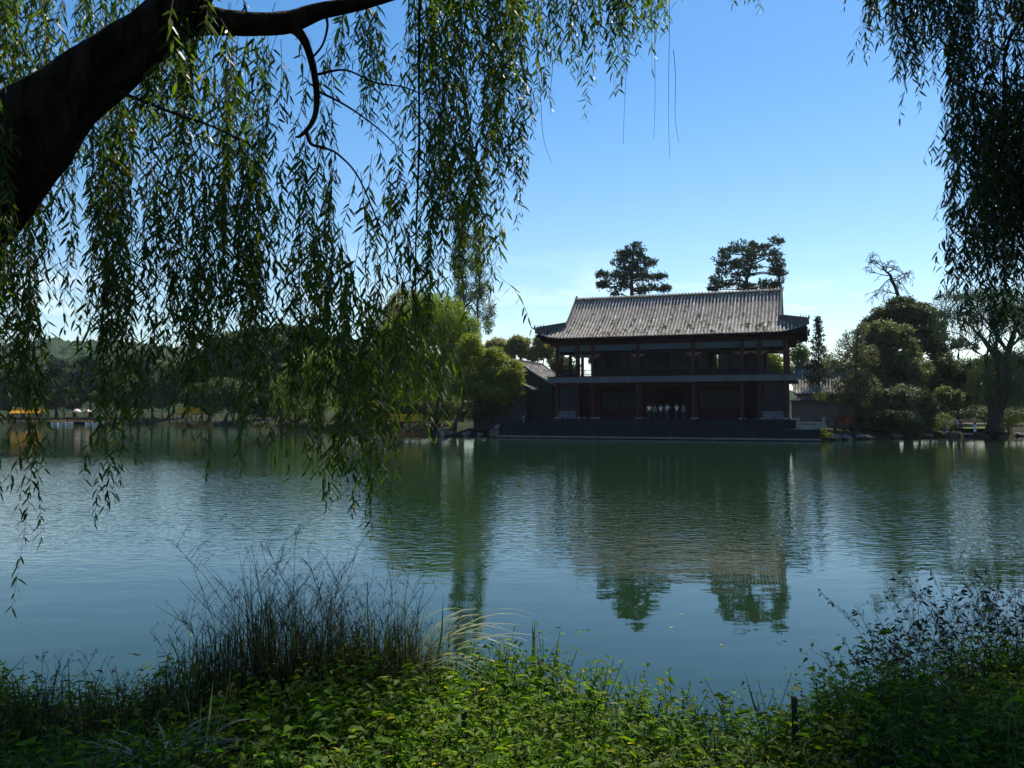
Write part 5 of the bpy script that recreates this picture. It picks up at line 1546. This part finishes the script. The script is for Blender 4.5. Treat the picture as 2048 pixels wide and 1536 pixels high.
# ---- single grass clumps and weeds at the edge
def blades(mb, c, n, ln, wd, spread, rng, up=1.0, lean=(0, 0), tint=(0, 1), bend=(1, 4), kind='blade'):
    b = np.asarray(c) + np.stack([rng.normal(size=n) * spread, rng.normal(size=n) * spread, np.zeros(n)], 1)
    az = rng.uniform(0, 6.28, n); k = rng.uniform(.05, .55, n)
    d = np.stack([np.cos(az) * k + lean[0], np.sin(az) * k + lean[1], np.full(n, up)], 1)
    nr = norm(np.stack([np.cos(az), np.sin(az), np.full(n, .3)], 1) * -1)
    mb.leaves(b, d, -nr, ln * rng.uniform(.5, 1.1, n), wd * rng.uniform(.6, 1.2, n), rng.uniform(*tint, n), kind, bend=rng.uniform(*bend, n))


def arch_blade(mb, p, az, ln, wd, rise, tint, rng):
    """one long arching blade as a bent ribbon"""
    n = 9; s = np.linspace(0, 1, n); th = rise - s ** 1.3 * (rise + .35)
    dx = np.cumsum(np.cos(th)) / n * ln; dz = np.cumsum(np.sin(th)) / n * ln
    q = np.stack([p[0] + dx * math.cos(az), p[1] + dx * math.sin(az), p[2] + dz], 1)
    sd = np.array([-math.sin(az), math.cos(az), .25]); w_ = wd * np.minimum(1, 2.6 * (1 - s) + .05)
    v = np.concatenate([q + sd * w_[:, None] / 2, q - sd * w_[:, None] / 2])
    mb.add(v, [(k, k + 1, n + k + 1, n + k) for k in range(n - 1)], tint)


def panicle(mb, p, ht, rng, lean, nb=7, seed_tint=(.2, .8), leafy=0, fine=False):
    """a thin stem with branched, seed-bearing tips"""
    n = 6; s = np.linspace(0, 1, n)
    pts = np.stack([p[0] + lean[0] * ht * s ** 1.6, p[1] + lean[1] * ht * s ** 1.6, p[2] + ht * s], 1) + np.vstack([np.zeros(3), rng.normal(size=(n - 1, 3)) * .012])
    mb.tube(pts, np.linspace(.0028, .0011, n), 3, tint=float(rng.uniform(.1, .6)))
    for k in range(nb):
        f = rng.uniform(.42, 1); b = np.array([np.interp(f, s, pts[:, j]) for j in range(3)])
        az = rng.uniform(0, 6.28); ln = ht * rng.uniform(.10, .28) * (1.25 - f * .5)
        e = b + np.array([math.cos(az) * ln * .62, math.sin(az) * ln * .62, ln * rng.uniform(.35, .95)])
        m_ = (b + e) / 2 + np.array([0, 0, ln * .1])
        mb.tube([b, m_, e], [.0016, .0012, .0008], 3, tint=float(rng.uniform(.1, .6)))
        q = int(rng.integers(3, 8)); u = rng.uniform(.35, 1, q)[:, None]
        sp = b + (e - b) * u + rng.normal(size=(q, 3)) * .006
        mb.leaves(sp, (e - b) / ln + rng.normal(size=(q, 3)) * .5, rdir(rng, q), rng.uniform(.012, .034, q), rng.uniform(.002, .0045, q) if fine else rng.uniform(.004, .008, q), rng.uniform(*seed_tint, q), 'quad')
        if leafy and rng.uniform() < leafy:
            mb.leaves(sp[:2], np.array([math.cos(az), math.sin(az), -.2]) + rng.normal(size=(2, 3)) * .4, rdir(rng, 2), rng.uniform(.03, .06, 2), .016, rng.uniform(.0, .4, 2), 'lance')


def near(px, Y):
    Y = Y + .22; x = X(px, Y); return np.array([x, Y, float(bank_z(np.array([x]), np.array([Y]))[0])])


CG = 'tall dry grass clumps on the bank'
for i, (px, Y, n, ht, lab) in enumerate([(440, 4.95, 22, .72, 'leftmost tall dry grass clump with a low side stem'), (515, 5.1, 46, .95, 'tallest dry grass clump with upright blades'), (585, 5.2, 60, .88, 'dense dark dry grass clump in the middle of the row'),
                                         (655, 5.15, 54, .80, 'brown dry grass clump right of the densest one'), (725, 5.3, 50, .72, 'reddish dry grass clump near the white arching blades'), (790, 5.35, 22, .88, 'dry grass clump with the tallest feathery stem'), (850, 5.4, 22, .52, 'short dry grass clump under the white arching blades')]):
    rng = rects(720 + i); c = near(px, Y); root = empty('grass_clump', c, lab, 'grass clump', group=CG)
    m = MB()
    for k in range(n):
        b = rng.normal(size=3) * np.array([.12, .10, 0]); hk = ht * (rng.uniform(.32, .9) if k % 4 else rng.uniform(.85, 1.15))
        panicle(m, b, hk, rng, rng.normal(size=2) * .30 + np.array([.03, 0]), nb=int(rng.integers(4, 12)), fine=True)
    m.build('stems', M['dry' if i in (3, 4) else 'weedstem'], root, tint=True)
    m = MB(); blades(m, (0, 0, 0), 130, ht * .78, .008, .13, rng, tint=(0, .9), bend=(.5, 4)); blades(m, (0, 0, 0), 9, ht * .92, .017, .09, rng, tint=(.1, .5), bend=(.2, 1.2)); m.build('blades', M['grass'], root, tint=True)
    m = MB(); blades(m, (0, 0, 0), 130, ht * .6, .005, .15, rng, tint=(.0, .9), bend=(0, 2.5)); m.build('dead_blades', M['dry'], root, tint=True)

# tuft with long white arching blades
c = near(790, 5.3); root = empty('sedge_tuft', c, 'sedge tuft with pale arching blades leaning right over the water', 'grass clump'); rng = rects(740); m = MB()
for k in range(26):
    arch_blade(m, rng.normal(size=3) * np.array([.05, .05, 0]), rng.normal() * .45 + .05, rng.uniform(.7, 1.25), rng.uniform(.008, .014), rng.uniform(.9, 1.35), float(rng.uniform(.2, 1)), rng)
m.build('blades', M['pale_blade'], root, tint=True)
# broad grey-green tuft in the shade
c = near(350, 3.75); root = empty('sedge_tuft', c, 'broad grey green sedge tuft in the shade of the left bank', 'grass clump'); rng = rects(741); m = MB()
for k in range(48):
    arch_blade(m, rng.normal(size=3) * np.array([.07, .07, 0]), math.pi - rng.normal() * .9 + .5, rng.uniform(.35, .62), rng.uniform(.012, .02), rng.uniform(.8, 1.3), float(rng.uniform(0, .7)), rng)
for k in range(14):
    arch_blade(m, rng.normal(size=3) * np.array([.07, .07, 0]), rng.normal() * .6, rng.uniform(.4, .6), rng.uniform(.012, .018), rng.uniform(1.1, 1.45), float(rng.uniform(0, .7)), rng)
m.build('blades', M['tuft'], root, tint=True)
c = near(405, 4.0); root = empty('reed', c, 'pair of tall upright pale reed blades in the left bank', 'reed'); m = MB(); rng = rects(742)
blades(m, (0, 0, 0), 4, .62, .014, .02, rng, tint=(.3, .8), bend=(.1, .6)); m.build('blades', M['pale_blade'], root, tint=True)
# thin grasses on the far left edge
LG = 'thin grasses on the left edge of the bank'
for i, (px, Y, n, ht, lab) in enumerate([(40, 4.5, 16, .34, 'thin grass patch at the left frame edge'), (100, 4.6, 12, .46, 'thin grass patch with one long slanting stem'), (215, 4.7, 12, .42, 'thin grass patch with two upright seed spikes'), (275, 4.75, 10, .40, 'thin grass patch with a single upright spike'), (330, 4.8, 16, .34, 'thin grass patch left of the dry clumps'), (160, 4.6, 12, .26, 'short thin grass patch between the seed spikes and the slanting stem'), (395, 4.9, 14, .45, 'thin grass patch joining the dry clumps')]):
    rng = rects(750 + i); c = near(px, Y); root = empty('grass_clump', c, lab, 'grass clump', group=LG); m = MB()
    for k in range(n): panicle(m, rng.normal(size=3) * np.array([.09, .06, 0]), ht * rng.uniform(.5, 1.1), rng, rng.normal(size=2) * .25, nb=int(rng.integers(1, 5)))
    m.build('stems', M['dry'], root, tint=True)
    m = MB(); blades(m, (0, 0, 0), 40, ht * .7, .009, .12, rng, tint=(0, .6)); m.build('blades', M['grass'], root, tint=True)
# single reed blades standing along the middle of the edge
SG = 'single reed blades along the bank edge'
for i, (px, Y, ht, ln, lab) in enumerate([(1063, 5.25, .36, .02, 'upright pair of green reed blades near the middle of the bank'), (1088, 5.2, .30, -.03, 'broad reed blade beside the upright pair'), (1168, 5.1, .30, -.3, 'brown tipped reed blade leaning left'), (1150, 5.1, .24, -.35, 'thin reddish reed blade leaning left'),
                                          (1318, 4.9, .28, -.25, 'green reed blade leaning left above the bright leaves'), (1545, 4.75, .34, -.35, 'bent green reed blade at the low point of the bank'), (1455, 4.65, .17, .15, 'short dark reed blade at the lowest point of the bank'), (1240, 4.95, .2, .3, 'short thin reed blade leaning right'),
                                          (925, 5.4, .30, .05, 'dark reed blade just right of the sedge tuft')]):
    rng = rects(760 + i); c = near(px, Y + .12); root = empty('reed', c, lab, 'reed', group=SG); m = MB(); H = ht + .22
    k = 3 if i in (0, 5) else 2
    for q in range(k):
        m.leaves([(rng.normal() * .03, rng.normal() * .02, 0)], [(ln + rng.normal() * .1, rng.normal() * .1, 1)], [(0, -1, .2)], H * (1 if q == 0 else rng.uniform(.5, .9)), .020 if i in (1, 0) else .014, rng.uniform(.1, .7), 'blade', bend=.3)
    m.build('blades', M['dry' if i in (2, 3) else 'grass'], root, tint=True)
# bushy weeds on the right
WG = 'branching weeds on the right of the bank'
for i, (px, Y, n, ht, lean, lab) in enumerate([(1800, 5.5, 13, .60, (-.35, 0), 'branching weed reaching left over the water'), (1860, 5.6, 18, .66, (-.22, 0), 'thick branching weed with small dark leaves'), (1925, 5.6, 18, .68, (-.12, 0), 'branching weed beside the tall dark spike'), (1990, 5.7, 18, .72, (-.1, 0), 'branching weed at the right frame edge with long stems'), (2060, 5.6, 16, .80, (-.2, 0), 'tall branching weed cut by the right frame edge'), (1745, 5.3, 8, .36, (-.4, 0), 'small pale weed reaching left, lowest of the weeds')]):
    rng = rects(780 + i); c = near(px, Y); root = empty('weed', c, lab, 'weed', group=WG); m = MB()
    for k in range(n): panicle(m, rng.normal(size=3) * np.array([.10, .08, 0]), ht * rng.uniform(.55, 1.25), rng, np.array(lean) + rng.normal(size=2) * .28, nb=int(rng.integers(6, 12)), leafy=.45)
    m.build('stems', M['weedstem'], root, tint=True)
    m = MB(); k = 60; p = rng.normal(size=(k, 3)) * np.array([.18, .15, .12]) + np.array([0, 0, .2]); az = rng.uniform(0, 6.28, k)
    m.leaves(p, np.stack([np.cos(az), np.sin(az), rng.uniform(-.5, .5, k)], 1), np.array([0, 0, 1.0]) + rng.normal(size=(k, 3)) * .5, rng.uniform(.04, .09, k), rng.uniform(.02, .035, k), rng.uniform(0, .6, k), 'ovate')
    m.build('leaves', M['cover'], root, tint=True)
# tall leafy sprigs with pale flower heads along the lit edge
BG = 'leafy sprigs along the lit edge'
for i, (px, Y, ht, lab) in enumerate([(1000, 5.4, .34, 'leafy sprig left of the upright reed pair'), (1095, 5.3, .40, 'tall leafy sprig with pale buds right of the reed pair'), (1190, 5.05, .30, 'leafy sprig beside the brown tipped reed'), (1345, 4.9, .36, 'leafy sprig with pale buds over the yellow patch'), (1270, 4.95, .24, 'short leafy sprig left of the yellow patch'), (1395, 4.75, .22, 'short leafy sprig above the low point of the bank'), (1560, 4.8, .2, 'short leafy sprig right of the bent reed'), (1640, 5.0, .2, 'short leafy sprig left of the weeds'), (700, 5.0, .4, 'leafy sprig in front of the brown grass clump'), (760, 4.9, .36, 'leafy sprig in front of the reddish grass clump'), (830, 4.8, .34, 'broad leafy sprig below the sedge tuft'), (640, 4.6, .36, 'leafy sprig in front of the densest dry clump')]):
    rng = rects(800 + i); c = near(px, Y); root = empty('leafy_sprig', c, lab, 'plant', group=BG); m = MB(); lm = MB()
    for q in range(6):
        az0 = rng.uniform(0, 6.28); H = (ht + .12) * rng.uniform(.6, 1.05); k = 13; s = np.linspace(.15, 1, k)
        off = np.array([math.cos(az0), math.sin(az0)]) * .22 * H
        st = np.stack([off[0] * s, off[1] * s, H * s], 1); m.tube(np.vstack([[0, 0, -.03], st]), np.linspace(.004, .0015, k + 1), 3, tint=.4)
        az = az0 + np.arange(k) * 2.4
        lm.leaves(st, np.stack([np.cos(az), np.sin(az), rng.uniform(-.2, .7, k)], 1), np.array([0, 0, 1.0]) + rng.normal(size=(k, 3)) * .3, .06 * (1.15 - s * .6) * rng.uniform(.8, 1.3, k), .026 * (1.15 - s * .5), np.clip(.35 + s * .4 + rng.normal(size=k) * .1, 0, .9), 'ovate')
    m.build('stem', M['grass'], root, tint=True); lm.build('leaves', M['cover'], root, tint=True)

# a few fallen leaves floating on the calm water
for i, (px, py, lab) in enumerate([(1335, 1252, 'pale fallen leaf floating below the pine reflection'), (1436, 1284, 'pale fallen leaf floating nearest to the bank'), (1362, 1224, 'pale fallen leaf floating right of the pine reflection'), (1283, 1205, 'tiny pale fallen leaf floating inside the pine reflection'), (1560, 1275, 'dark fallen leaf floating right of the roof reflection')]):
    Y = EYE * F / (py - HOR); m = MB(); rng = rects(850 + i); a = rng.uniform(0, 6)
    m.leaves([(0, 0, 0)], [(math.cos(a), math.sin(a), 0)], [(0, 0, 1)], .10, .04, .9, 'ovate', bend=-.3)
    o = m.build('floating_leaf', M['pale_blade' if i < 4 else 'dry'], tint=True); o.location = (X(px, Y), Y, .008); tag(o, lab, 'leaf', 'fallen leaves on the water')

# two old wooden stakes
for px, Y, top, r, lab in ((930, 3.95, 1420, .016, 'thin grey wooden stake in the sunlit ground cover'), (1582, 4.25, 1392, .017, 'dark wooden stake at the edge of the shade')):
    c = near(px, Y); zt = Z(top, Y + .22) - c[2]; m = MB()
    root = empty('wooden_stake', c, lab, 'stake', group='wooden stakes in the bank')
    m.tube([(0, 0, -.2), (.004, 0, zt * .5), (.0, 0, zt - .012)], [r, r, r * .96], 9); m.build('shaft', M['stake'], root, smooth=False)
    m = MB(); m.lathe((0, 0, zt - .012), [(r * .96, 0), (r * .85, .008), (r * .4, .012), (.001, .013)], 9); m.build('top', M['stake'], root)

# ---------------------------------------------------------------- the near willow
will = empty('willow_tree', (-3.75, 4.1, 1.15), 'near willow with a thick dark leaning trunk and hanging curtain of leaves', 'tree')
WB = np.array([-3.75, 4.1, 1.15])


def bark_tube(pts, radii, n=18, seed=0, rough=.08):
    rng = rects(seed); p = np.asarray(pts, float)
    # resample
    k = 5 * (len(p) - 1) + 1; t = np.linspace(0, len(p) - 1, k)
    def cr(a):
        o = []
        for q in t:
            i = int(min(q, len(a) - 2)); f = q - i; p0 = a[max(i - 1, 0)]; p1 = a[i]; p2 = a[i + 1]; p3 = a[min(i + 2, len(a) - 1)]
            o.append(.5 * ((2 * p1) + (p2 - p0) * f + (2 * p0 - 5 * p1 + 4 * p2 - p3) * f * f + (3 * p1 - p0 - 3 * p2 + p3) * f ** 3))
        return np.array(o)
    q = cr(p); r = cr(np.asarray(radii, float)[:, None])[:, 0]
    m = MB(); m.tube(q, np.maximum(r, .002), n)
    v = m.v[0].reshape(k, n, 3).astype(float); th = np.arange(n)
    for i in range(k):
        c = v[i].mean(0)
        f = 1 + rough * (vnoise(th * 16.0 / n + seed, np.full(n, i * .35), 40) - .5) * 2 + rough * .7 * (vnoise(th * 30.0 / n * 1.6, np.full(n, i * .7), 41) - .5) * 2
        v[i] = c + (v[i] - c) * f[:, None]
    m.v[0] = v.reshape(-1, 3).astype(np.float32)
    return m, q


def pxpath(L_): return [at(a, b, c) - WB for a, b, c in L_]


trunk_pts = [np.array([0, 0, -.3]), np.array([.15, 0, .9])] + pxpath([(-260, 620, 4.1), (-90, 410, 4.15), (60, 262, 4.2), (190, 150, 4.25), (300, 70, 4.3), (390, -40, 4.3), (470, -260, 4.1), (560, -620, 3.6)])
m, q = bark_tube(trunk_pts, [.42, .36, .33, .29, .215, .155, .13, .115, .10, .08], 44, 5, .09)
m.build('trunk', M['bark'], will, smooth=True)
def branch(pts, radii, seed, n=12):
    m, q = bark_tube(pxpath(pts), radii, n, seed, .06); m.build('branch', M['bark'], will, smooth=True); return q


branch([(340, 40, 4.3), (420, 42, 4.32), (500, 48, 4.35), (575, 46, 4.4), (640, 22, 4.45), (720, 8, 4.5), (800, -15, 4.6), (920, -60, 4.8), (1080, -130, 5.0)], [.11, .07, .062, .058, .045, .035, .03, .024, .015], 51)
branch([(575, 50, 4.4), (598, 66, 4.4), (615, 95, 4.42), (628, 145, 4.42), (634, 195, 4.44), (627, 240, 4.45), (603, 270, 4.46), (590, 274, 4.46)], [.035, .027, .022, .019, .017, .014, .010, .004], 52)
branch([(613, 262, 4.45), (622, 288, 4.46), (650, 296, 4.48), (680, 312, 4.5), (720, 360, 4.5), (770, 480, 4.5), (840, 640, 4.5)], [.011, .009, .007, .006, .005, .004, .002], 53, 8)
branch([(632, 150, 4.42), (690, 140, 4.45), (750, 165, 4.5), (810, 175, 4.55), (870, 200, 4.6)], [.008, .006, .005, .004, .002], 54, 8)
branch([(622, 118, 4.42), (645, 90, 4.42), (655, 50, 4.42), (648, 20, 4.45)], [.006, .006, .007, .008], 55, 8)
branch([(630, 180, 4.43), (690, 210, 4.46), (760, 260, 4.5), (830, 330, 4.5)], [.008, .006, .004, .002], 56, 8)
branch([(230, 180, 4.2), (330, 220, 4.1), (430, 255, 4.1), (520, 300, 4.2)], [.010, .008, .006, .002], 57, 8)
branch([(840, -40, 4.6), (838, 120, 4.6), (838, 300, 4.6), (832, 470, 4.6), (830, 700, 4.6)], [.009, .007, .006, .005, .003], 58, 8)
# upper limbs above the frame that carry the curtain
for k, pts in enumerate([[(-110, 440, 4.15), (-190, 200, 4.0), (-200, -160, 3.9), (-100, -420, 3.9)], [(400, -60, 4.3), (330, -160, 4.6), (220, -280, 5.1), (100, -380, 5.6)], [(430, -120, 4.2), (560, -200, 4.7), (720, -260, 5.3), (900, -300, 6.0)],
                         [(470, -260, 4.1), (700, -420, 4.2), (950, -420, 4.6), (1250, -330, 5.2)], [(520, -450, 3.8), (420, -700, 4.6), (300, -900, 5.6), (250, -900, 6.8)]]):
    branch(pts, [.07, .055, .04, .015], 60 + k, 10)


def strand(tw, lf, p0, ln, out, rng, leaf=.075, gap=.022, start=.08, tmean=.4, thick=.0022, curl=.25):
    n = max(4, int(ln / .10)); s = np.linspace(0, 1, n)
    w1, w2 = rng.normal(size=2) * .05 * ln; ph = rng.uniform(0, 6.28)
    q = np.stack([p0[0] + out[0] * (1 - np.exp(-2.5 * s)) + w1 * np.sin(s * 3.4 + ph), p0[1] + out[1] * (1 - np.exp(-2.5 * s)) + w2 * np.sin(s * 3 + ph), p0[2] - ln * s + .08 * ln * np.sin(np.minimum(s * 4, 3.14)) * min(1, np.hypot(*out) * 2)], 1)
    tw.tube(q, np.linspace(thick, .0007, n), 3, tint=.3, cap=False)
    m = max(2, int(ln * (1 - start) / gap)); f = np.clip(np.linspace(start, 1, m) + rng.normal(size=m) * .3 / m, 0, 1)
    b = np.stack([np.interp(f, s, q[:, j]) for j in range(3)], 1)
    az = np.arange(m) * 2.5 + ph + rng.normal(size=m) * .5
    dn = rng.uniform(.55, 1.5, m)
    d = np.stack([np.cos(az), np.sin(az), -dn], 1)
    nr = np.stack([np.cos(az) * .8, np.sin(az) * .8, np.full(m, .6)], 1) + rng.normal(size=(m, 3)) * .6
    L_ = leaf * rng.uniform(.6, 1.2, m) * np.clip(1.35 - f * .55, .5, 1.2)
    t = np.clip(tmean + rng.normal(size=m) * .2, 0, .92); t = np.where(rng.uniform(0, 1, m) < .012, 1, t)
    lf.leaves(b, d, nr, L_, L_ * rng.uniform(.14, .20, m), t, 'lance', bend=rng.uniform(-.3, 2.2, m))
    return q


def curtain(name, parent, WB, bunches, mat, seed, leaf=.076, gap=.021, shoots=1.7, dspread=.45, thin=.62):
    rng = rects(seed); tw, lf = MB(), MB()
    for (px, yt, yb, sp, n, dep) in bunches:
        for i in range(n if n <= 6 else max(1, int(round(n * thin)))):
            Y = dep + rng.uniform(-dspread, dspread); a = px + rng.normal() * sp * .55
            p0 = at(a, yt + rng.normal() * 40, Y) - WB; ln_px = (yb - yt) * rng.uniform(.5, 1.04) ** .65
            ln = ln_px / F * Y
            q = strand(tw, lf, p0, ln, (rng.normal() * sp * .75 / F * Y, rng.normal() * .08), rng, leaf, gap, tmean=rng.uniform(.2, .65))
            for k in range(rng.poisson(shoots)):
                c = q[int(rng.integers(1, max(2, int(len(q) * .8))))]; l2 = min(ln * .5, rng.uniform(.18, .55))
                strand(tw, lf, c, l2, rng.normal(size=2) * .10, rng, leaf, gap, tmean=rng.uniform(.2, .65), thick=.0014)
    c_ = lf.build(name, M[mat], parent, tint=True); tw.build('twigs', M['twig'], c_)
    return c_


# (px, top row, bottom row, spread in px, strands, depth)
groups = [
    ('hanging_foliage', [(10, -150, 720, 40, 16, 4.6), (60, -150, 640, 40, 14, 4.9), (20, 300, 1130, 26, 6, 4.4), (45, 500, 1190, 16, 2, 4.5), (0, 200, 880, 40, 18, 4.2), (60, 250, 790, 30, 10, 5.0), (85, 600, 1000, 14, 2, 4.6), (20, 480, 860, 40, 12, 4.5)]),
    ('hanging_foliage', [(140, 100, 560, 34, 9, 4.8), (165, -120, 500, 34, 8, 5.2), (205, -100, 780, 26, 10, 5.0), (240, 150, 870, 26, 15, 4.7), (225, 300, 1050, 12, 5, 4.6), (300, 300, 1030, 10, 3, 4.6), (262, 100, 830, 28, 12, 4.9), (80, -150, 330, 60, 12, 5.4), (250, -150, 300, 60, 8, 5.4), (235, 480, 880, 34, 12, 4.5)]),
    ('hanging_foliage', [(330, -150, 640, 34, 14, 4.9), (345, 80, 840, 30, 12, 4.5), (395, -60, 780, 30, 13, 4.6), (430, 200, 890, 30, 9, 4.7), (410, 350, 940, 12, 4, 4.5), (465, 60, 720, 30, 12, 4.9), (480, 150, 830, 24, 6, 4.6), (390, 0, 330, 26, 12, 4.15), (350, -120, 420, 40, 10, 5.4), (400, 480, 850, 44, 12, 4.5), (330, 520, 800, 40, 8, 4.6)]),
    ('hanging_foliage', [(530, 60, 470, 34, 8, 5.0), (560, 60, 720, 36, 7, 5.2), (505, 250, 900, 16, 5, 4.6), (545, 380, 920, 16, 5, 4.6), (600, 280, 660, 30, 6, 5.0), (500, 350, 760, 26, 6, 4.8), (610, 420, 820, 26, 6, 4.8), (520, 560, 870, 40, 9, 4.5), (590, 560, 880, 30, 7, 4.6)]),
    ('hanging_foliage', [(660, 300, 700, 36, 7, 4.9), (700, 350, 840, 30, 8, 4.7), (655, 480, 980, 22, 9, 4.5), (690, 520, 1010, 22, 11, 4.5), (735, 560, 1040, 20, 11, 4.5), (768, 560, 990, 18, 7, 4.6), (640, 100, 330, 50, 4, 5.2), (730, -60, 260, 50, 8, 5.6), (790, 300, 600, 34, 4, 5.0), (745, 680, 1010, 22, 9, 4.5), (650, 660, 920, 26, 8, 4.5), (720, 20, 140, 50, 6, 5.4)]),
    ('hanging_foliage', [(840, -150, 520, 22, 12, 5.0), (880, -160, 540, 28, 20, 4.7), (930, -160, 560, 28, 26, 4.7), (985, -150, 430, 30, 24, 4.8), (1040, -140, 320, 22, 16, 4.9), (900, 250, 600, 36, 9, 4.6), (950, 330, 640, 24, 4, 4.6), (975, 260, 500, 34, 5, 4.6), (988, 380, 670, 6, 1, 4.6), (868, 400, 970, 8, 2, 4.5), (830, 350, 760, 20, 2, 4.6), (820, 600, 880, 24, 4, 4.5), (795, 640, 880, 20, 3, 4.6), (860, 620, 850, 16, 3, 4.6), (1020, 180, 410, 26, 4, 4.6)]),
    ('hanging_foliage', [(1130, -160, 120, 36, 8, 5.2), (1190, -160, 180, 32, 14, 5.2), (1235, -160, 225, 18, 13, 5.2), (1270, -160, 120, 26, 10, 5.3), (1310, -160, 140, 14, 5, 5.3), (1090, -140, 90, 30, 8, 5.1), (1480, -200, 30, 30, 3, 5.6)]),
]
for gi, (nm, bl) in enumerate(groups): curtain(nm, will, WB, bl, 'willow', 900 + gi, thin=(.72, .66, .62, .6, .62, .66, .62)[gi])
# bare long twigs
rng = rects(930); tw = MB()
for px, yt, yb, out in ((1316, -160, 290, -.05), (1332, -160, 330, .03), (1075, 150, 330, .10), (1100, 100, 230, .02), (1250, -100, 300, .0), (1345, 100, 290, .05)):
    p0 = at(px, yt, 5.2) - WB; ln = (yb - yt) / F * 5.2; s = np.linspace(0, 1, 12)
    q = np.stack([p0[0] + out * s ** 2 + .015 * np.sin(s * 5 + px), np.full(12, p0[1]), p0[2] - ln * s], 1); tw.tube(q, np.linspace(.0026, .0012, 12), 3, tint=.3)
tw.build('bare_twigs', M['twig'], will)

# unseen crown masses above and behind the viewpoint, added for shade and to block sky
def shade_crown(name, parent, WB, blobs, mat, seed, leaf=.11, density=.9):
    rng = rects(seed); m = MB()
    for (x, y, z, r, rz) in blobs:
        blob_leaves(m, np.array([x, y, z]) - WB, np.array([r, r, rz]), rng, leaf, density, clump=.55, hang=1.4, wid=.22, kind='quad')
    return m.build(name, M[mat], parent, tint=True)


shade_crown('crown', will, WB, NEAR_SHADE_CROWN, 'willow', 950)

# ---- a second willow standing just outside the right edge
w2 = empty('willow_tree', (6.2, 4.6, 1.2), 'willow at the right edge, its blue-dark branches hanging against the sky', 'tree'); WB2 = np.array([6.2, 4.6, 1.2])
def branch2(pts, radii, seed, n=10, name='branch'):
    p = [at(a, b, c) - WB2 if c else np.array(b) for a, b, c in pts]; m, q = bark_tube(p, radii, n, seed, .06); m.build(name, M['bark'], w2, smooth=True)


m, q = bark_tube([(0, 0, -.3), (.05, .1, 1.2), (0, .6, 2.6), (-.1, 1.2, 4.2), (-.2, 1.7, 6.2), (0, 2.2, 8.2)], [.36, .30, .26, .22, .16, .06], 20, 71, .07); m.build('trunk', M['bark'], w2, smooth=True)
branch2([(0, (-.08, 1.1, 3.9), 0), (2420, 120, 6.0), (2330, 60, 6.1), (2200, -10, 6.3), (2075, -60, 6.4), (1960, -130, 6.5), (1800, -190, 6.6), (1650, -210, 6.8)], [.09, .075, .06, .045, .035, .028, .02, .006], 72)
branch2([(2075, -60, 6.4), (2050, 20, 6.4), (2012, 100, 6.4), (2008, 200, 6.4), (2012, 330, 6.4), (2010, 480, 6.4)], [.02, .014, .012, .010, .008, .004], 73, 8)
branch2([(0, (-.05, 1.0, 3.6), 0), (2360, 100, 6.1), (2240, 60, 6.3), (2120, 90, 6.3), (2030, 80, 6.4), (1985, 70, 6.4)], [.05, .04, .03, .015, .008, .003], 74, 8)
branch2([(0, (0, .65, 2.75), 0), (2400, 330, 5.9), (2260, 260, 6.2), (2150, 170, 6.3), (2060, 150, 6.4), (1960, 215, 6.4)], [.06, .05, .04, .015, .008, .003], 75, 8)
groups2 = [
    ('hanging_foliage', [(1740, -200, 100, 26, 8, 6.6), (1790, -200, 170, 22, 14, 6.6), (1850, -200, 225, 22, 16, 6.6), (1810, -200, 120, 30, 12, 6.6), (1900, -200, 130, 30, 18, 6.6), (1950, -200, 190, 26, 20, 6.6), (1935, 30, 240, 20, 8, 6.5), (1700, -200, 60, 14, 3, 6.6)]),
    ('hanging_foliage', [(1950, 130, 330, 22, 9, 6.5), (1900, 230, 370, 20, 6, 6.5), (1935, 180, 420, 24, 12, 6.5), (1965, 170, 520, 26, 14, 6.4), (2010, 130, 560, 26, 20, 6.4), (2050, 120, 620, 26, 22, 6.3), (1910, 390, 560, 18, 10, 6.5), (1950, 350, 600, 24, 14, 6.4), (2000, 380, 680, 24, 9, 6.3), (2005, 550, 740, 8, 2, 6.2), (2090, -100, 700, 30, 22, 6.3), (2040, -60, 120, 26, 6, 6.4), (1985, 280, 540, 24, 12, 6.4), (2030, 260, 560, 24, 14, 6.3), (2140, 0, 760, 30, 16, 6.2)]),
]
for gi, (nm, bl) in enumerate(groups2): curtain(nm, w2, WB2, bl, 'willow2', 970 + gi, leaf=.092, gap=.026, dspread=.5, thin=.95)
shade_crown('crown', w2, WB2, RIGHT_SHADE_CROWN, 'willow2', 980)  # unseen leaves beyond the frame, added to cast shade on the right bank

# ---------------------------------------------------------------- the air over the lake
mb = MB(); mb.box(-700, 700, -140, 1000, -3, 75)
m, nt, N, L = nmat('haze'); out = N.new('ShaderNodeOutputMaterial'); pv = N.new('ShaderNodeVolumePrincipled'); L.new(pv.outputs[0], out.inputs['Volume'])
pv.inputs['Color'].default_value = (.80, .88, 1, 1); pv.inputs['Density'].default_value = HAZE; pv.inputs['Anisotropy'].default_value = .3
tag(mb.build('haze', m), None, None, kind='stuff')
